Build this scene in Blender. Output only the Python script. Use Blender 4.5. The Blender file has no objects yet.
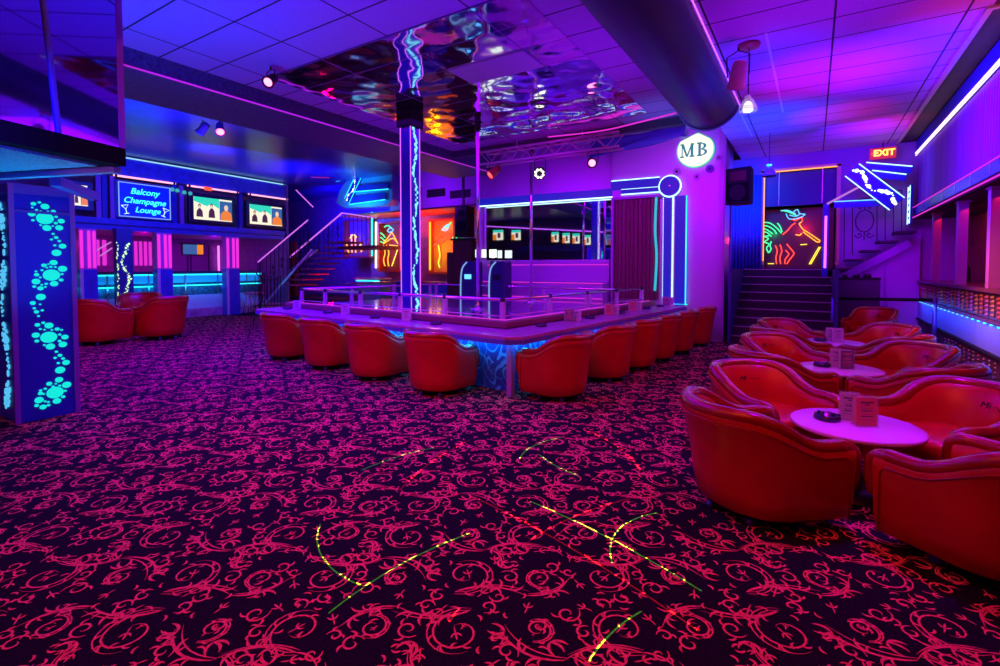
import bpy, bmesh, math, random
from mathutils import Vector, Matrix
random.seed(7)
PI = math.pi
R = math.radians
SC = bpy.context.scene
COL = SC.collection
# ------------------------------------------------------------------ camera model (1000 x 666)
F = 495.0; CH = 1.65; PITCH = R(2.0); YAW = R(32.3); PYC = 267 + F*math.tan(PITCH)
_s, _c = math.sin(YAW), math.cos(YAW); _sp, _cp = math.sin(PITCH), math.cos(PITCH)
def ray(px, py):
    u = (px-500)/F; v = (PYC-py)/F; h = _cp+v*_sp
    return Vector((-_s*h+u*_c, _c*h+u*_s, v*_cp-_sp))
def at_z(px, py, z=0.0):
    a = ray(px, py); t = (z-CH)/a.z; return Vector((a.x*t, a.y*t, z))
def at_y(px, py, y):
    a = ray(px, py); t = y/a.y; return Vector((a.x*t, y, CH+a.z*t))
def at_x(px, py, x):
    a = ray(px, py); t = x/a.x; return Vector((x, a.y*t, CH+a.z*t))
def at_pl(px, py, p0, ang):
    n = (-math.sin(R(ang)), math.cos(R(ang))); a = ray(px, py)
    t = (p0[0]*n[0]+p0[1]*n[1])/(a.x*n[0]+a.y*n[1]); return Vector((a.x*t, a.y*t, CH+a.z*t))
cam = bpy.data.objects.new('camera', bpy.data.cameras.new('camera')); COL.objects.link(cam)
cam.location = (0, 0, CH); cam.rotation_euler = (PI/2-PITCH, 0, YAW)
cam.data.sensor_width = 36; cam.data.lens = 36*F/1000; cam.data.shift_y = (PYC-333)/1000; cam.data.clip_end = 100
SC.camera = cam
# ------------------------------------------------------------------ materials
MATS = {}
def base_mat(name):
    m = bpy.data.materials.new(name); m.use_nodes = True; nt = m.node_tree
    return m, nt, nt.nodes['Principled BSDF']
def mat(name, col=(.5, .5, .5), rough=.5, metal=0, emit=None, es=1, bump=0, bscale=40, coat=0, spec=.5, alpha=1, vary=0, vscale=6, trans=0):
    if name in MATS: return MATS[name]
    m, nt, b = base_mat(name)
    b.inputs['Base Color'].default_value = (*col, 1); b.inputs['Roughness'].default_value = rough
    b.inputs['Metallic'].default_value = metal; b.inputs['Coat Weight'].default_value = coat
    b.inputs['Coat Roughness'].default_value = .15
    b.inputs['Specular IOR Level'].default_value = spec
    if trans: b.inputs['Transmission Weight'].default_value = trans
    if alpha < 1: b.inputs['Alpha'].default_value = alpha
    if emit:
        b.inputs['Emission Color'].default_value = (*emit, 1); b.inputs['Emission Strength'].default_value = es
    if bump or vary:
        tc = nt.nodes.new('ShaderNodeTexCoord')
        if bump:
            n = nt.nodes.new('ShaderNodeTexNoise'); n.inputs['Scale'].default_value = bscale; n.inputs['Detail'].default_value = 3
            nt.links.new(tc.outputs['Object'], n.inputs['Vector'])
            bp = nt.nodes.new('ShaderNodeBump'); bp.inputs['Strength'].default_value = bump; bp.inputs['Distance'].default_value = .01
            nt.links.new(n.outputs['Fac'], bp.inputs['Height']); nt.links.new(bp.outputs['Normal'], b.inputs['Normal'])
        if vary:
            n = nt.nodes.new('ShaderNodeTexNoise'); n.inputs['Scale'].default_value = vscale; n.inputs['Detail'].default_value = 4
            nt.links.new(tc.outputs['Object'], n.inputs['Vector'])
            r = nt.nodes.new('ShaderNodeValToRGB')
            r.color_ramp.elements[0].position = .3; r.color_ramp.elements[1].position = .7
            r.color_ramp.elements[0].color = (*[c*(1-vary) for c in col], 1); r.color_ramp.elements[1].color = (*[min(1, c*(1+vary)) for c in col], 1)
            nt.links.new(n.outputs['Fac'], r.inputs['Fac']); nt.links.new(r.outputs['Color'], b.inputs['Base Color'])
    MATS[name] = m; return m
def math_node(nt, op, a, b=None):
    n = nt.nodes.new('ShaderNodeMath'); n.operation = op
    for i, v in enumerate((a, b)):
        if v is None: continue
        if isinstance(v, (int, float)): n.inputs[i].default_value = v
        else: nt.links.new(v, n.inputs[i])
    return n.outputs[0]
def grid_mask(nt, ox, oy, sx, sy, w):
    """1 on the lines of a tile grid in object space"""
    tc = nt.nodes.new('ShaderNodeTexCoord'); sp = nt.nodes.new('ShaderNodeSeparateXYZ'); nt.links.new(tc.outputs['Object'], sp.inputs[0])
    outs = []
    for k, o, s in (('X', ox, sx), ('Y', oy, sy)):
        d = math_node(nt, 'SUBTRACT', sp.outputs[k], o); d = math_node(nt, 'DIVIDE', d, s)
        f = math_node(nt, 'FRACT', math_node(nt, 'ADD', d, .5)); f = math_node(nt, 'ABSOLUTE', math_node(nt, 'SUBTRACT', f, .5))
        outs.append(math_node(nt, 'LESS_THAN', f, w/s/2))
    return math_node(nt, 'MAXIMUM', outs[0], outs[1]), tc
def tile_mat(name, col, line, ox, oy, sx=1.2, sy=.582, w=.022, rough=.75, metal=0, bump=.5, bscale=60, vary=.2, wav=False):
    m, nt, b = base_mat(name); mask, tc = grid_mask(nt, ox, oy, sx, sy, w)
    n = nt.nodes.new('ShaderNodeTexNoise'); n.inputs['Scale'].default_value = bscale; n.inputs['Detail'].default_value = 1.2 if metal else 4
    nt.links.new(tc.outputs['Object'], n.inputs['Vector'])
    mp = nt.nodes.new('ShaderNodeMapRange'); mp.inputs['To Min'].default_value = 1-vary; mp.inputs['To Max'].default_value = 1+vary
    mp.inputs['From Min'].default_value = .3; mp.inputs['From Max'].default_value = .7
    nt.links.new(n.outputs['Fac'], mp.inputs['Value'])
    cm = nt.nodes.new('ShaderNodeMix'); cm.data_type = 'RGBA'; cm.blend_type = 'MULTIPLY'; cm.inputs['Factor'].default_value = 1
    cm.inputs[6].default_value = (*col, 1); nt.links.new(mp.outputs[0], cm.inputs[7])
    mx = nt.nodes.new('ShaderNodeMix'); mx.data_type = 'RGBA'; nt.links.new(mask, mx.inputs['Factor'])
    nt.links.new(cm.outputs[2], mx.inputs[6]); mx.inputs[7].default_value = (*line, 1)
    nt.links.new(mx.outputs[2], b.inputs['Base Color'])
    b.inputs['Roughness'].default_value = rough; b.inputs['Metallic'].default_value = metal
    h = n.outputs['Fac']
    bp = nt.nodes.new('ShaderNodeBump'); bp.inputs['Strength'].default_value = bump; bp.inputs['Distance'].default_value = .05 if metal else .01
    nt.links.new(h, bp.inputs['Height']); nt.links.new(bp.outputs['Normal'], b.inputs['Normal'])
    if metal:
        mm = math_node(nt, 'SUBTRACT', 1.0, mask); nt.links.new(mm, b.inputs['Metallic'])
        rr = math_node(nt, 'ADD', math_node(nt, 'MULTIPLY', mask, .6), rough); nt.links.new(rr, b.inputs['Roughness'])
    MATS[name] = m; return m
def wave_mat(name, c1, c2, scale=30, axis='X', rough=.4, metal=0, bump=.6, dist=0):
    m, nt, b = base_mat(name)
    tc = nt.nodes.new('ShaderNodeTexCoord'); w = nt.nodes.new('ShaderNodeTexWave'); w.bands_direction = axis
    w.inputs['Scale'].default_value = scale; w.inputs['Distortion'].default_value = dist
    nt.links.new(tc.outputs['Object'], w.inputs['Vector'])
    r = nt.nodes.new('ShaderNodeValToRGB'); r.color_ramp.elements[0].color = (*c1, 1); r.color_ramp.elements[1].color = (*c2, 1)
    nt.links.new(w.outputs['Fac'], r.inputs['Fac']); nt.links.new(r.outputs['Color'], b.inputs['Base Color'])
    bp = nt.nodes.new('ShaderNodeBump'); bp.inputs['Strength'].default_value = bump; bp.inputs['Distance'].default_value = .02
    nt.links.new(w.outputs['Fac'], bp.inputs['Height']); nt.links.new(bp.outputs['Normal'], b.inputs['Normal'])
    b.inputs['Roughness'].default_value = rough; b.inputs['Metallic'].default_value = metal
    MATS[name] = m; return m
def em(name, col=(1,1,1), s=1): return mat(name, (.02, .02, .02), .5, emit=col, es=s)
def swirl_mat(name, dark, light, scale=2.2):
    """dark laminate with thin looping light lines"""
    m, nt, b = base_mat(name); tc = nt.nodes.new('ShaderNodeTexCoord'); last = None
    for k, (sc_, off) in enumerate(((scale, 0), (scale*1.5, 5.3), (scale*.8, 9.1))):
        mpn = nt.nodes.new('ShaderNodeMapping'); mpn.inputs['Location'].default_value = (off, off*.7, off*.3)
        nt.links.new(tc.outputs['Object'], mpn.inputs['Vector'])
        n = nt.nodes.new('ShaderNodeTexNoise'); n.inputs['Scale'].default_value = sc_; n.inputs['Detail'].default_value = 0; n.inputs['Distortion'].default_value = 1.2
        nt.links.new(mpn.outputs[0], n.inputs['Vector'])
        f = math_node(nt, 'ABSOLUTE', math_node(nt, 'SUBTRACT', n.outputs['Fac'], .5))
        l = math_node(nt, 'LESS_THAN', f, .012)
        last = l if last is None else math_node(nt, 'MAXIMUM', last, l)
    mx = nt.nodes.new('ShaderNodeMix'); mx.data_type = 'RGBA'; nt.links.new(last, mx.inputs['Factor'])
    mx.inputs[6].default_value = (*dark, 1); mx.inputs[7].default_value = (*light, 1)
    nt.links.new(mx.outputs[2], b.inputs['Base Color']); b.inputs['Roughness'].default_value = .3
    MATS[name] = m; return m

leather = mat('red_leather', (.58, .016, .008), .30, bump=.12, bscale=90, vary=.15, vscale=3, coat=.45)
leather_roll = mat('red_leather_roll', (.34, .008, .007), .24, bump=.1, bscale=70, coat=.8)
black = mat('black_plastic', (.008, .008, .012), .4)
matte_black = mat('matte_black', (.006, .006, .008), .8)
wheel = mat('blue_caster', (.05, .04, .35), .4)
iron = mat('wrought_iron', (.012, .010, .02), .45, metal=.4)
chrome = mat('chrome', (.8, .8, .85), .12, metal=1)
steel = mat('brushed_steel', (.55, .52, .6), .3, metal=1)
bar_lam = mat('purple_laminate', (.42, .16, .42), .22, bump=.05, vary=.15, vscale=9)
bar_edge = mat('bar_edge', (.10, .12, .55), .3)
dark_wood = mat('dark_padded_rail', (.22, .05, .09), .4, bump=.1)
deck_m = mat('polished_stage_deck', (.30, .12, .34), .05, coat=.6, spec=.8)
acrylic = mat('clear_acrylic', (.85, .6, .9), .08, alpha=.55, spec=.8)
glass = mat('clear_glass', (.9, .9, 1), .02, alpha=.10, spec=.8)
white_lam = mat('pale_laminate', (.75, .70, .8), .3)
plaster_w = mat('white_plaster', (.65, .62, .68), .8, bump=.2, vary=.1)
plaster_d = mat('dark_plaster', (.10, .09, .14), .8, bump=.3, vary=.2)
blue_paint = mat('blue_paint', (.06, .08, .55), .35, bump=.05, vary=.15)
blue_deep = mat('deep_blue_panel', (.02, .03, .42), .4)
purple_trim = mat('purple_trim', (.40, .12, .55), .35)
brown_ceil = mat('brown_panel', (.06, .02, .02), .6, vary=.5, vscale=2)
fabric_p = wave_mat('violet_fabric', (.22, .08, .42), (.34, .12, .55), 7, 'Y', .7, 0, .15, .6)
corr = wave_mat('corrugated_metal', (.55, .5, .6), (.75, .7, .8), 22, 'X', .35, .55, .5)
perf = mat('stippled_metal', (.62, .28, .78), .42, metal=.4, bump=.9, bscale=55)
curtain_m = wave_mat('maroon_strip_curtain', (.12, .03, .06), (.30, .08, .14), 9, 'X', .45, 0, .6, .2)
red_wall = mat('red_brown_wall', (.22, .05, .05), .7, vary=.3)
stair_carpet = mat('stair_carpet', (.03, .015, .03), .9, bump=.8, bscale=60, vary=.7, vscale=30)
stair_nose = mat('stair_nosing', (.4, .3, .45), .4, metal=.5)
blob_c = em('cyan_lit_blob', (.0, .82, .72), 1.0)
n_pink = em('pink_neon', (1, .10, .85), 2.6)
n_pinkdim = em('magenta_strip', (.95, .03, .80), .85)
n_violet = em('violet_neon', (.62, .12, 1), 1.6)
n_cyan = em('cyan_strip', (.02, .75, 1), 2.2)
n_ice = em('ice_white_strip', (.45, .85, 1), 2.0)
n_ice2 = em('ice_white_dots', (.75, .95, 1), 2.6)
n_blue = em('blue_strip', (.02, .06, 1), 1.6)
n_red = em('red_neon', (1, .05, .02), 2.6)
n_orange = em('orange_neon', (1, .32, .02), 2.4)
n_yellow = em('yellow_neon', (1, .75, .05), 1.8)
n_green = em('green_neon', (.05, 1, .35), 1.8)
n_sky = em('sky_neon', (.1, .45, 1), 2.0)
n_white = em('warm_white_lamp', (1, 1, .85), 3.0)
n_violetwhite = em('violet_white_strip', (.85, .55, 1), 2.4)
# ------------------------------------------------------------------ mesh builder
class MB:
    def __init__(self): self.v = []; self.f = []; self.mi = []; self.m = 0; self.M = None; self.sm = []
    def _add(self, vs, fs, smooth=False):
        o = len(self.v)
        if self.M is not None: vs = [self.M @ Vector(p) for p in vs]
        self.v += [tuple(p) for p in vs]
        for f in fs: self.f.append([i+o for i in f]); self.mi.append(self.m); self.sm.append(smooth)
        return self
    def box(self, x0, x1, y0, y1, z0, z1):
        vs = [(x, y, z) for z in (z0, z1) for y in (y0, y1) for x in (x0, x1)]
        return self._add(vs, [(0, 2, 3, 1), (4, 5, 7, 6), (0, 1, 5, 4), (2, 6, 7, 3), (0, 4, 6, 2), (1, 3, 7, 5)])
    def bar(self, a, b, w, h, up=(0, 0, 1)):
        a, b = Vector(a), Vector(b); d = (b-a).normalized(); up = Vector(up)
        s = d.cross(up)
        if s.length < 1e-4: s = d.cross(Vector((1, 0, 0)))
        s.normalize(); u = s.cross(d).normalized(); vs = []
        for p in (a, b):
            for i, j in ((-1, -1), (1, -1), (1, 1), (-1, 1)): vs.append(p+s*i*w/2+u*j*h/2)
        return self._add(vs, [(0, 1, 2, 3), (7, 6, 5, 4), (0, 4, 5, 1), (1, 5, 6, 2), (2, 6, 7, 3), (3, 7, 4, 0)])
    def tube(self, pts, r, seg=8, closed=False, cap=True):
        pts = [Vector(p) for p in pts]; n = len(pts); rs = r if isinstance(r, (list, tuple)) else [r]*n
        vs = []; prev = None
        for i, p in enumerate(pts):
            if closed: t = pts[(i+1) % n]-pts[i-1]
            else: t = pts[min(i+1, n-1)]-pts[max(i-1, 0)]
            if t.length < 1e-9: t = Vector((0, 0, 1))
            t.normalize()
            if prev is None:
                a = Vector((0, 0, 1)) if abs(t.z) < .9 else Vector((1, 0, 0)); s = t.cross(a).normalized()
            else: s = (prev-t*prev.dot(t)).normalized()
            prev = s; u = t.cross(s)
            for k in range(seg):
                a = 2*PI*k/seg; vs.append(p+(s*math.cos(a)+u*math.sin(a))*rs[i])
        fs = []
        for i in range(n if closed else n-1):
            j = (i+1) % n
            for k in range(seg):
                l = (k+1) % seg; fs.append((i*seg+k, i*seg+l, j*seg+l, j*seg+k))
        if cap and not closed: fs.append(tuple(range(seg))[::-1]); fs.append(tuple((n-1)*seg+k for k in range(seg)))
        return self._add(vs, fs, True)
    def lathe(self, prof, seg=16, c=(0, 0, 0), sx=1, sy=1):
        vs = []
        for r, z in prof:
            for k in range(seg):
                a = 2*PI*k/seg; vs.append((c[0]+r*math.cos(a)*sx, c[1]+r*math.sin(a)*sy, c[2]+z))
        n = len(prof); fs = []
        for i in range(n-1):
            for k in range(seg):
                l = (k+1) % seg; fs.append((i*seg+k, i*seg+l, (i+1)*seg+l, (i+1)*seg+k))
        if prof[0][0] > 1e-5: fs.append(tuple(range(seg))[::-1])
        if prof[-1][0] > 1e-5: fs.append(tuple((n-1)*seg+k for k in range(seg)))
        return self._add(vs, fs, True)
    def disc(self, c, rx, ry, ax, ay, th, seg=20, zdir=None):
        """thin ellipse prism; ax, ay unit vectors of its plane"""
        c = Vector(c); ax = Vector(ax); ay = Vector(ay); n = ax.cross(ay).normalized(); vs = []
        for d in (-th/2, th/2):
            for k in range(seg):
                a = 2*PI*k/seg; vs.append(c+ax*rx*math.cos(a)+ay*ry*math.sin(a)+n*d)
        fs = [tuple(range(seg))[::-1], tuple(range(seg, 2*seg))]
        for k in range(seg): l = (k+1) % seg; fs.append((k, l, seg+l, seg+k))
        return self._add(vs, fs)
    def prism(self, poly, z0, z1):
        n = len(poly); vs = [(x, y, z0) for x, y in poly]+[(x, y, z1) for x, y in poly]
        a = sum(poly[i][0]*poly[(i+1) % n][1]-poly[(i+1) % n][0]*poly[i][1] for i in range(n))
        fs = [tuple(range(n))[::-1], tuple(range(n, 2*n))]+[(i, (i+1) % n, n+(i+1) % n, n+i) for i in range(n)]
        if a < 0: fs = [f[::-1] for f in fs]
        return self._add(vs, fs)
    def xprism(self, poly, y0, y1):
        """polygon in x,z extruded along y"""
        n = len(poly); vs = [(x, y0, z) for x, z in poly]+[(x, y1, z) for x, z in poly]
        fs = [tuple(range(n)), tuple(range(n, 2*n))[::-1]]+[(i, n+i, n+(i+1) % n, (i+1) % n) for i in range(n)]
        a = sum(poly[i][0]*poly[(i+1) % n][1]-poly[(i+1) % n][0]*poly[i][1] for i in range(n))
        if a < 0: fs = [f[::-1] for f in fs]
        return self._add(vs, fs)
    def yprism(self, poly, x0, x1):
        n = len(poly); vs = [(x0, y, z) for y, z in poly]+[(x1, y, z) for y, z in poly]
        fs = [tuple(range(n))[::-1], tuple(range(n, 2*n))]+[(i, (i+1) % n, n+(i+1) % n, n+i) for i in range(n)]
        a = sum(poly[i][0]*poly[(i+1) % n][1]-poly[(i+1) % n][0]*poly[i][1] for i in range(n))
        if a < 0: fs = [f[::-1] for f in fs]
        return self._add(vs, fs)
    def grid(self, rows, smooth=True, flip=False, wrap=False):
        nr, nc = len(rows), len(rows[0]); vs = [p for r in rows for p in r]; fs = []
        for i in range(nr-1):
            for j in range(nc if wrap else nc-1):
                k = (j+1) % nc; f = (i*nc+j, i*nc+k, (i+1)*nc+k, (i+1)*nc+j); fs.append(f[::-1] if flip else f)
        return self._add(vs, fs, smooth)
    def build(self, name, mats, parent=None, loc=(0, 0, 0), rz=0, bevel=0, label=None):
        me = bpy.data.meshes.new(name); me.from_pydata(self.v, [], self.f)
        if not isinstance(mats, (list, tuple)): mats = [mats]
        for m in mats: me.materials.append(m)
        if len(mats) > 1: me.polygons.foreach_set('material_index', self.mi)
        me.polygons.foreach_set('use_smooth', self.sm)
        me.update()
        o = bpy.data.objects.new(name, me); COL.objects.link(o); o.location = loc; o.rotation_euler = (0, 0, rz)
        if parent: o.parent = parent
        if label: o['label'] = label
        if bevel:
            b = o.modifiers.new('bevel', 'BEVEL'); b.width = bevel; b.segments = 2; b.limit_method = 'ANGLE'; b.angle_limit = R(50)
        return o
def tag(o, label, cat, group=None, kind=None):
    o['label'] = label; o['category'] = cat
    if group: o['group'] = group
    if kind: o['kind'] = kind
    return o
def thing(name, label, cat, loc=(0, 0, 0), rz=0, group=None):
    o = bpy.data.objects.new(name, None); COL.objects.link(o); o.location = loc; o.rotation_euler = (0, 0, rz); o.empty_display_size = .1
    return tag(o, label, cat, group)
def struct(o): o['kind'] = 'structure'; return o
def dup(root, loc, rz, label=None, group=None):
    r = root.copy(); COL.objects.link(r); r.location = loc; r.rotation_euler = (0, 0, rz)
    if label: r['label'] = label
    if group: r['group'] = group
    def rec(a, b):
        for ch in list(a.children):
            c = ch.copy(); COL.objects.link(c); c.parent = b; rec(ch, c)
    rec(root, r)
    return r
def text_mb(s, size, th=.01, shear=0, bold=0, outline=False):
    cu = bpy.data.curves.new('t', 'FONT'); cu.body = s; cu.size = size; cu.extrude = th/2; cu.shear = shear; cu.offset = bold
    cu.align_x = 'CENTER'; cu.align_y = 'CENTER'; cu.resolution_u = 3
    o = bpy.data.objects.new('t', cu); COL.objects.link(o)
    bpy.context.view_layer.update()
    dg = bpy.context.evaluated_depsgraph_get(); me = bpy.data.meshes.new_from_object(o.evaluated_get(dg))
    vs = [tuple(v.co) for v in me.vertices]; fs = [tuple(p.vertices) for p in me.polygons]
    bpy.data.objects.remove(o); bpy.data.curves.remove(cu); bpy.data.meshes.remove(me)
    return vs, fs
def add_text(mb, s, size, origin, xdir=(1, 0, 0), ydir=(0, 0, 1), th=.01, shear=0, bold=0, sx=1):
    vs, fs = text_mb(s, size, th, shear, bold); X = Vector(xdir); Y = Vector(ydir); N = X.cross(Y); O = Vector(origin)
    mb._add([O+X*v[0]*sx+Y*v[1]+N*v[2] for v in vs], fs)
def smooth(pts, n=4):
    """Catmull-Rom through points"""
    P = [Vector(p) for p in pts]; out = []
    for i in range(len(P)-1):
        p0 = P[max(i-1, 0)]; p1 = P[i]; p2 = P[i+1]; p3 = P[min(i+2, len(P)-1)]
        for k in range(n):
            t = k/n; out.append(.5*((2*p1)+(p2-p0)*t+(2*p0-5*p1+4*p2-p3)*t*t+(3*p1-p0-3*p2+p3)*t**3))
    out.append(P[-1]); return out
# ------------------------------------------------------------------ frames
def frame(o, ang):
    c, s = math.cos(R(ang)), math.sin(R(ang))
    return lambda x, y, z=0: Vector((o[0]+c*x-s*y, o[1]+s*x+c*y, z))
BARO, BARA = (-3.0, 5.08), -6.5
Bf = frame(BARO, BARA); BR = R(BARA)
LO, LA = (-16.9, 7.5), 94.0
Lf = frame(LO, LA); LR = R(LA)
SO, SA = (-1.66, 11.75), 3.0
Sf = frame(SO, SA); SR = R(SA)
def inv(o, ang, p):
    c, s = math.cos(R(ang)), math.sin(R(ang)); dx, dy = p[0]-o[0], p[1]-o[1]
    return Vector((c*dx+s*dy, -s*dx+c*dy, p[2]))
def lp(px, py): q = inv(LO, LA, at_pl(px, py, LO, LA)); return q.x, q.z      # left wall: s, z
def spx(px, py): q = inv(SO, SA, at_pl(px, py, SO, SA)); return q.x, q.z      # stage wall: s, z
CZ = 4.4
# ------------------------------------------------------------------ floor with scrolling vine carpet
def carpet():
    strokes = []                                   # (points, half widths)
    def st(pts, w0, w1=None, taper=True):
        n = len(pts); ws = []
        for i in range(n):
            t = i/(n-1); w = w0 if w1 is None else w0+(w1-w0)*t
            if taper: w *= max(.15, min(1, 3.2*(1-t)+.05, 4*t+.35))
            ws.append(w)
        strokes.append((pts, ws))
    def spiral(cx, cy, r0, r1, a0, turns, w, n=22):
        pts = []
        for i in range(n):
            t = i/(n-1); r = r0+(r1-r0)*t**.8; a = a0+turns*2*PI*t
            pts.append((cx+r*math.cos(a), cy+r*math.sin(a)))
        st(pts, w); return pts
    def arc(p, q, bend, w, n=9):
        (x0, y0), (x1, y1) = p, q; mx, my = (x0+x1)/2-(y1-y0)*bend, (y0+y1)/2+(x1-x0)*bend; pts = []
        for i in range(n):
            t = i/(n-1); pts.append(((1-t)**2*x0+2*t*(1-t)*mx+t*t*x1, (1-t)**2*y0+2*t*(1-t)*my+t*t*y1))
        st(pts, w); return pts
    def leaf(x, y, a, L, w, curl=.35):
        arc((x, y), (x+L*math.cos(a), y+L*math.sin(a)), curl, w, 6)
    def fleur(x, y, a, s):
        for d in (-.75, 0, .75): leaf(x, y, a+d, s*(1 if d == 0 else .8), .0052*s/.05, .3*d)
        leaf(x, y, a+PI, s*.9, .0035, .1)
    # big double-lined scroll
    def scroll(cx, cy, rad, flip):
        f = -1 if flip else 1
        A0 = -1.9
        s1 = spiral(cx, cy, rad, rad*.30, A0 if f > 0 else PI-A0, f*1.15, .0052)
        spiral(cx, cy, rad*1.10, rad*.82, A0 if f > 0 else PI-A0, f*.62, .0034, 14)
        fleur(cx+.01*f, cy+.005, 1.3+.5*f, rad*.30)
        fleur(cx-.02*f, cy-.035, 4.2, rad*.16)
        for k, t in enumerate((1, 4, 6, 8, 11)):
            p = s1[t]; q = s1[t+1]; a = math.atan2(q[1]-p[1], q[0]-p[0])
            leaf(p[0], p[1], a-f*.75, rad*(.38-.03*k), .0056, -f*.45)
            if k % 2: leaf(p[0], p[1], a-f*1.5, rad*.22, .004, -f*.5)
        return s1[0]
    e1 = scroll(.19, .20, .150, False)
    e2 = scroll(.56, .60, .145, True)
    scroll(.585, .17, .080, True); scroll(.17, .60, .078, False)
    def tail(p, q, bend, w=.0062):
        c = arc(p, q, bend, w); arc((p[0]+.012, p[1]+.012), (q[0]+.02, q[1]+.03), bend*.86, w*.6)
        for k in (2, 4, 6):
            a_ = math.atan2(c[k+1][1]-c[k][1], c[k+1][0]-c[k][0]); sg = 1 if k % 4 else -1
            leaf(c[k][0], c[k][1], a_+sg*.8, .085, .0068, -sg*.45); leaf(c[k][0], c[k][1], a_+sg*1.5, .045, .005, -sg*.5)
    tail(e1, (.50, .03), .30); tail((.50, .03), (.73, .16), -.34)
    tail(e2, (.27, .42), -.30); tail((.27, .42), (.0, .60), .36)
    tail((.30, .44), (.37, .27), .42, .0052); arc(e2, (.73, .37), .32, .0052)
    for (cx, cy, r, a0, tn) in ((.42, .18, .060, 2.4, -1.2), (.03, .47, .055, -.6, 1.2), (.38, .58, .045, 1.0, 1.1), (.02, .24, .04, 2.0, 1.1), (.74, .56, .04, 3.0, -1.1), (.36, .02, .045, 3.0, 1.1), (.50, .77, .045, 5.5, 1.1), (.65, .27, .058, 3.6, 1.15), (.32, .70, .066, .4, -1.2),
                                (.06, .03, .050, 1.2, 1.1), (.40, .42, .050, 5.0, 1.1), (.18, .62, .044, 2.0, -1.1), (.68, .45, .044, .5, -1.1), (.60, .05, .04, 4.4, 1.1)):
        q = spiral(cx, cy, r, r*.2, a0, tn, .0056, 16)
        for k in (2, 6): leaf(q[k][0], q[k][1], math.atan2(q[k+1][1]-q[k][1], q[k+1][0]-q[k][0])-(.9 if tn > 0 else -.9), r*.75, .0058, -.45 if tn > 0 else .45)
    for (x, y, a_) in ((.38, .26, 1.0), (.02, .58, 2.9), (.36, .08, 2.0), (.52, .40, 2.2), (.22, .52, -.9)):
        for d_ in (-.5, .1, .7): leaf(x, y, a_+d_, .08, .0072, .4*(1 if d_ > 0 else -1))
    for (x, y, a_) in ((.34, .33, 1.6), (.70, .66, 2.0), (.60, .42, .2), (.13, .74, 1.2), (.03, .38, .6), (.44, .54, 4.4), (.41, .74, 2.5), (.28, .05, .9)): fleur(x, y, a_, .045)
    for _ in range(26):
        x, y = random.random()*.74, random.random()*.78; leaf(x, y, random.random()*6.3, .042, .0058, .5)
    V = []; Fc = []; MI = []
    X0, X1, Y0, Y1 = -24, 4.2, -7, 17.0
    V += [(X0, Y0, 0), (X1, Y0, 0), (X1, Y1, 0), (X0, Y1, 0)]; Fc.append((0, 1, 2, 3)); MI.append(0)
    TW, TH = .74, .80; S = 1.0
    fx, fy = Vector((_c, _s)), Vector((-_s, _c))             # pattern lies along the weave direction
    for j in range(-2, 23):
        for i in range(-30, 31):
            flip = (i+j) % 2
            ox, oy = i*TW+(j % 2)*TW*.5, j*TH
            d = oy+TH/2
            if d < -1.2 or abs(ox+.37) > 1.30*max(d, 0)+1.9: continue
            wc = fx*(ox+.37)+fy*(oy+.4)
            if not (X0+1 < wc.x < 2.2 and wc.y < 15): continue
            if d > 16.5: continue
            bl = inv(BARO, BARA, (wc.x, wc.y, 0))
            if -6 < bl.x < -1.2 and 1.2 < bl.y < 6: continue
            step = 1 if d < 6 else 2
            for si, (pts, ws) in enumerate(strokes):
                n = len(pts); zz = .0010+.00001*(si % 90)+(.0009 if flip else 0); idx = list(range(0, n, step))
                if idx[-1] != n-1: idx.append(n-1)
                b = len(V)
                for q, k in enumerate(idx):
                    x, y = pts[k]; a = pts[max(k-1, 0)]; c2 = pts[min(k+1, n-1)]; dx, dy = c2[0]-a[0], c2[1]-a[1]; L = math.hypot(dx, dy) or 1
                    nx, ny = -dy/L*ws[k], dx/L*ws[k]
                    for sg in (1, -1):
                        u, v = x+sg*nx, y+sg*ny
                        if flip: u, v = TW-.0-(x+sg*nx), TH-.02-(y+sg*ny)
                        p = fx*(ox+u)+fy*(oy+v); V.append((p.x, p.y, zz))
                for q in range(len(idx)-1):
                    a = b+2*q; f = (a, a+1, a+3, a+2); Fc.append(f[::-1]); MI.append(1)
    me = bpy.data.meshes.new('floor'); me.from_pydata(V, [], Fc)
    base = mat('carpet_ground', (.012, .005, .020), .95, bump=.6, bscale=200, vary=.6, vscale=60, spec=.1)
    vine = mat('carpet_vine', (.92, .14, .155), .9, vary=.3, vscale=50, spec=.1)
    me.materials.append(base); me.materials.append(vine); me.polygons.foreach_set('material_index', MI); me.update()
    o = bpy.data.objects.new('floor', me); COL.objects.link(o); struct(o)
carpet()
# ------------------------------------------------------------------ ceiling
tiles = tile_mat('ceiling_tiles', (.58, .30, .70), (.03, .02, .06), .15, 7.26-.582*13, vary=.10, bump=.8, bscale=45)
tilesL = tile_mat('ceiling_tiles_left', (.58, .30, .70), (.03, .02, .06), -3.14, 7.26-.582*13, vary=.10, bump=.8, bscale=45)
m = MB(); m.box(-1.6, 1.55, -7, 14.3, CZ, CZ+.1); struct(m.build('ceiling', tiles))
m = MB(); m.box(-7.3, -1.6, -7, 9.5, CZ, CZ+.1); struct(m.build('ceiling', tilesL))
m = MB(); m.box(-7.5, -1.6, 9.5, 15.2, 4.75, 4.85); struct(m.build('ceiling', tilesL))
m = MB(); m.box(-24, -7.3, -7, 15.5, 4.85, 4.95)
struct(m.build('ceiling', mat('left_ceiling_paint', (.05, .05, .42), .28, bump=.4, bscale=1.6, vary=.3, vscale=.8)))
m = MB(); m.box(1.55, 4.2, 7.3, 14.3, 4.42, 4.52); m.box(1.55, 4.2, -7, 7.3, 4.4, 4.5); struct(m.build('ceiling', brown_ceil))
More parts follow.
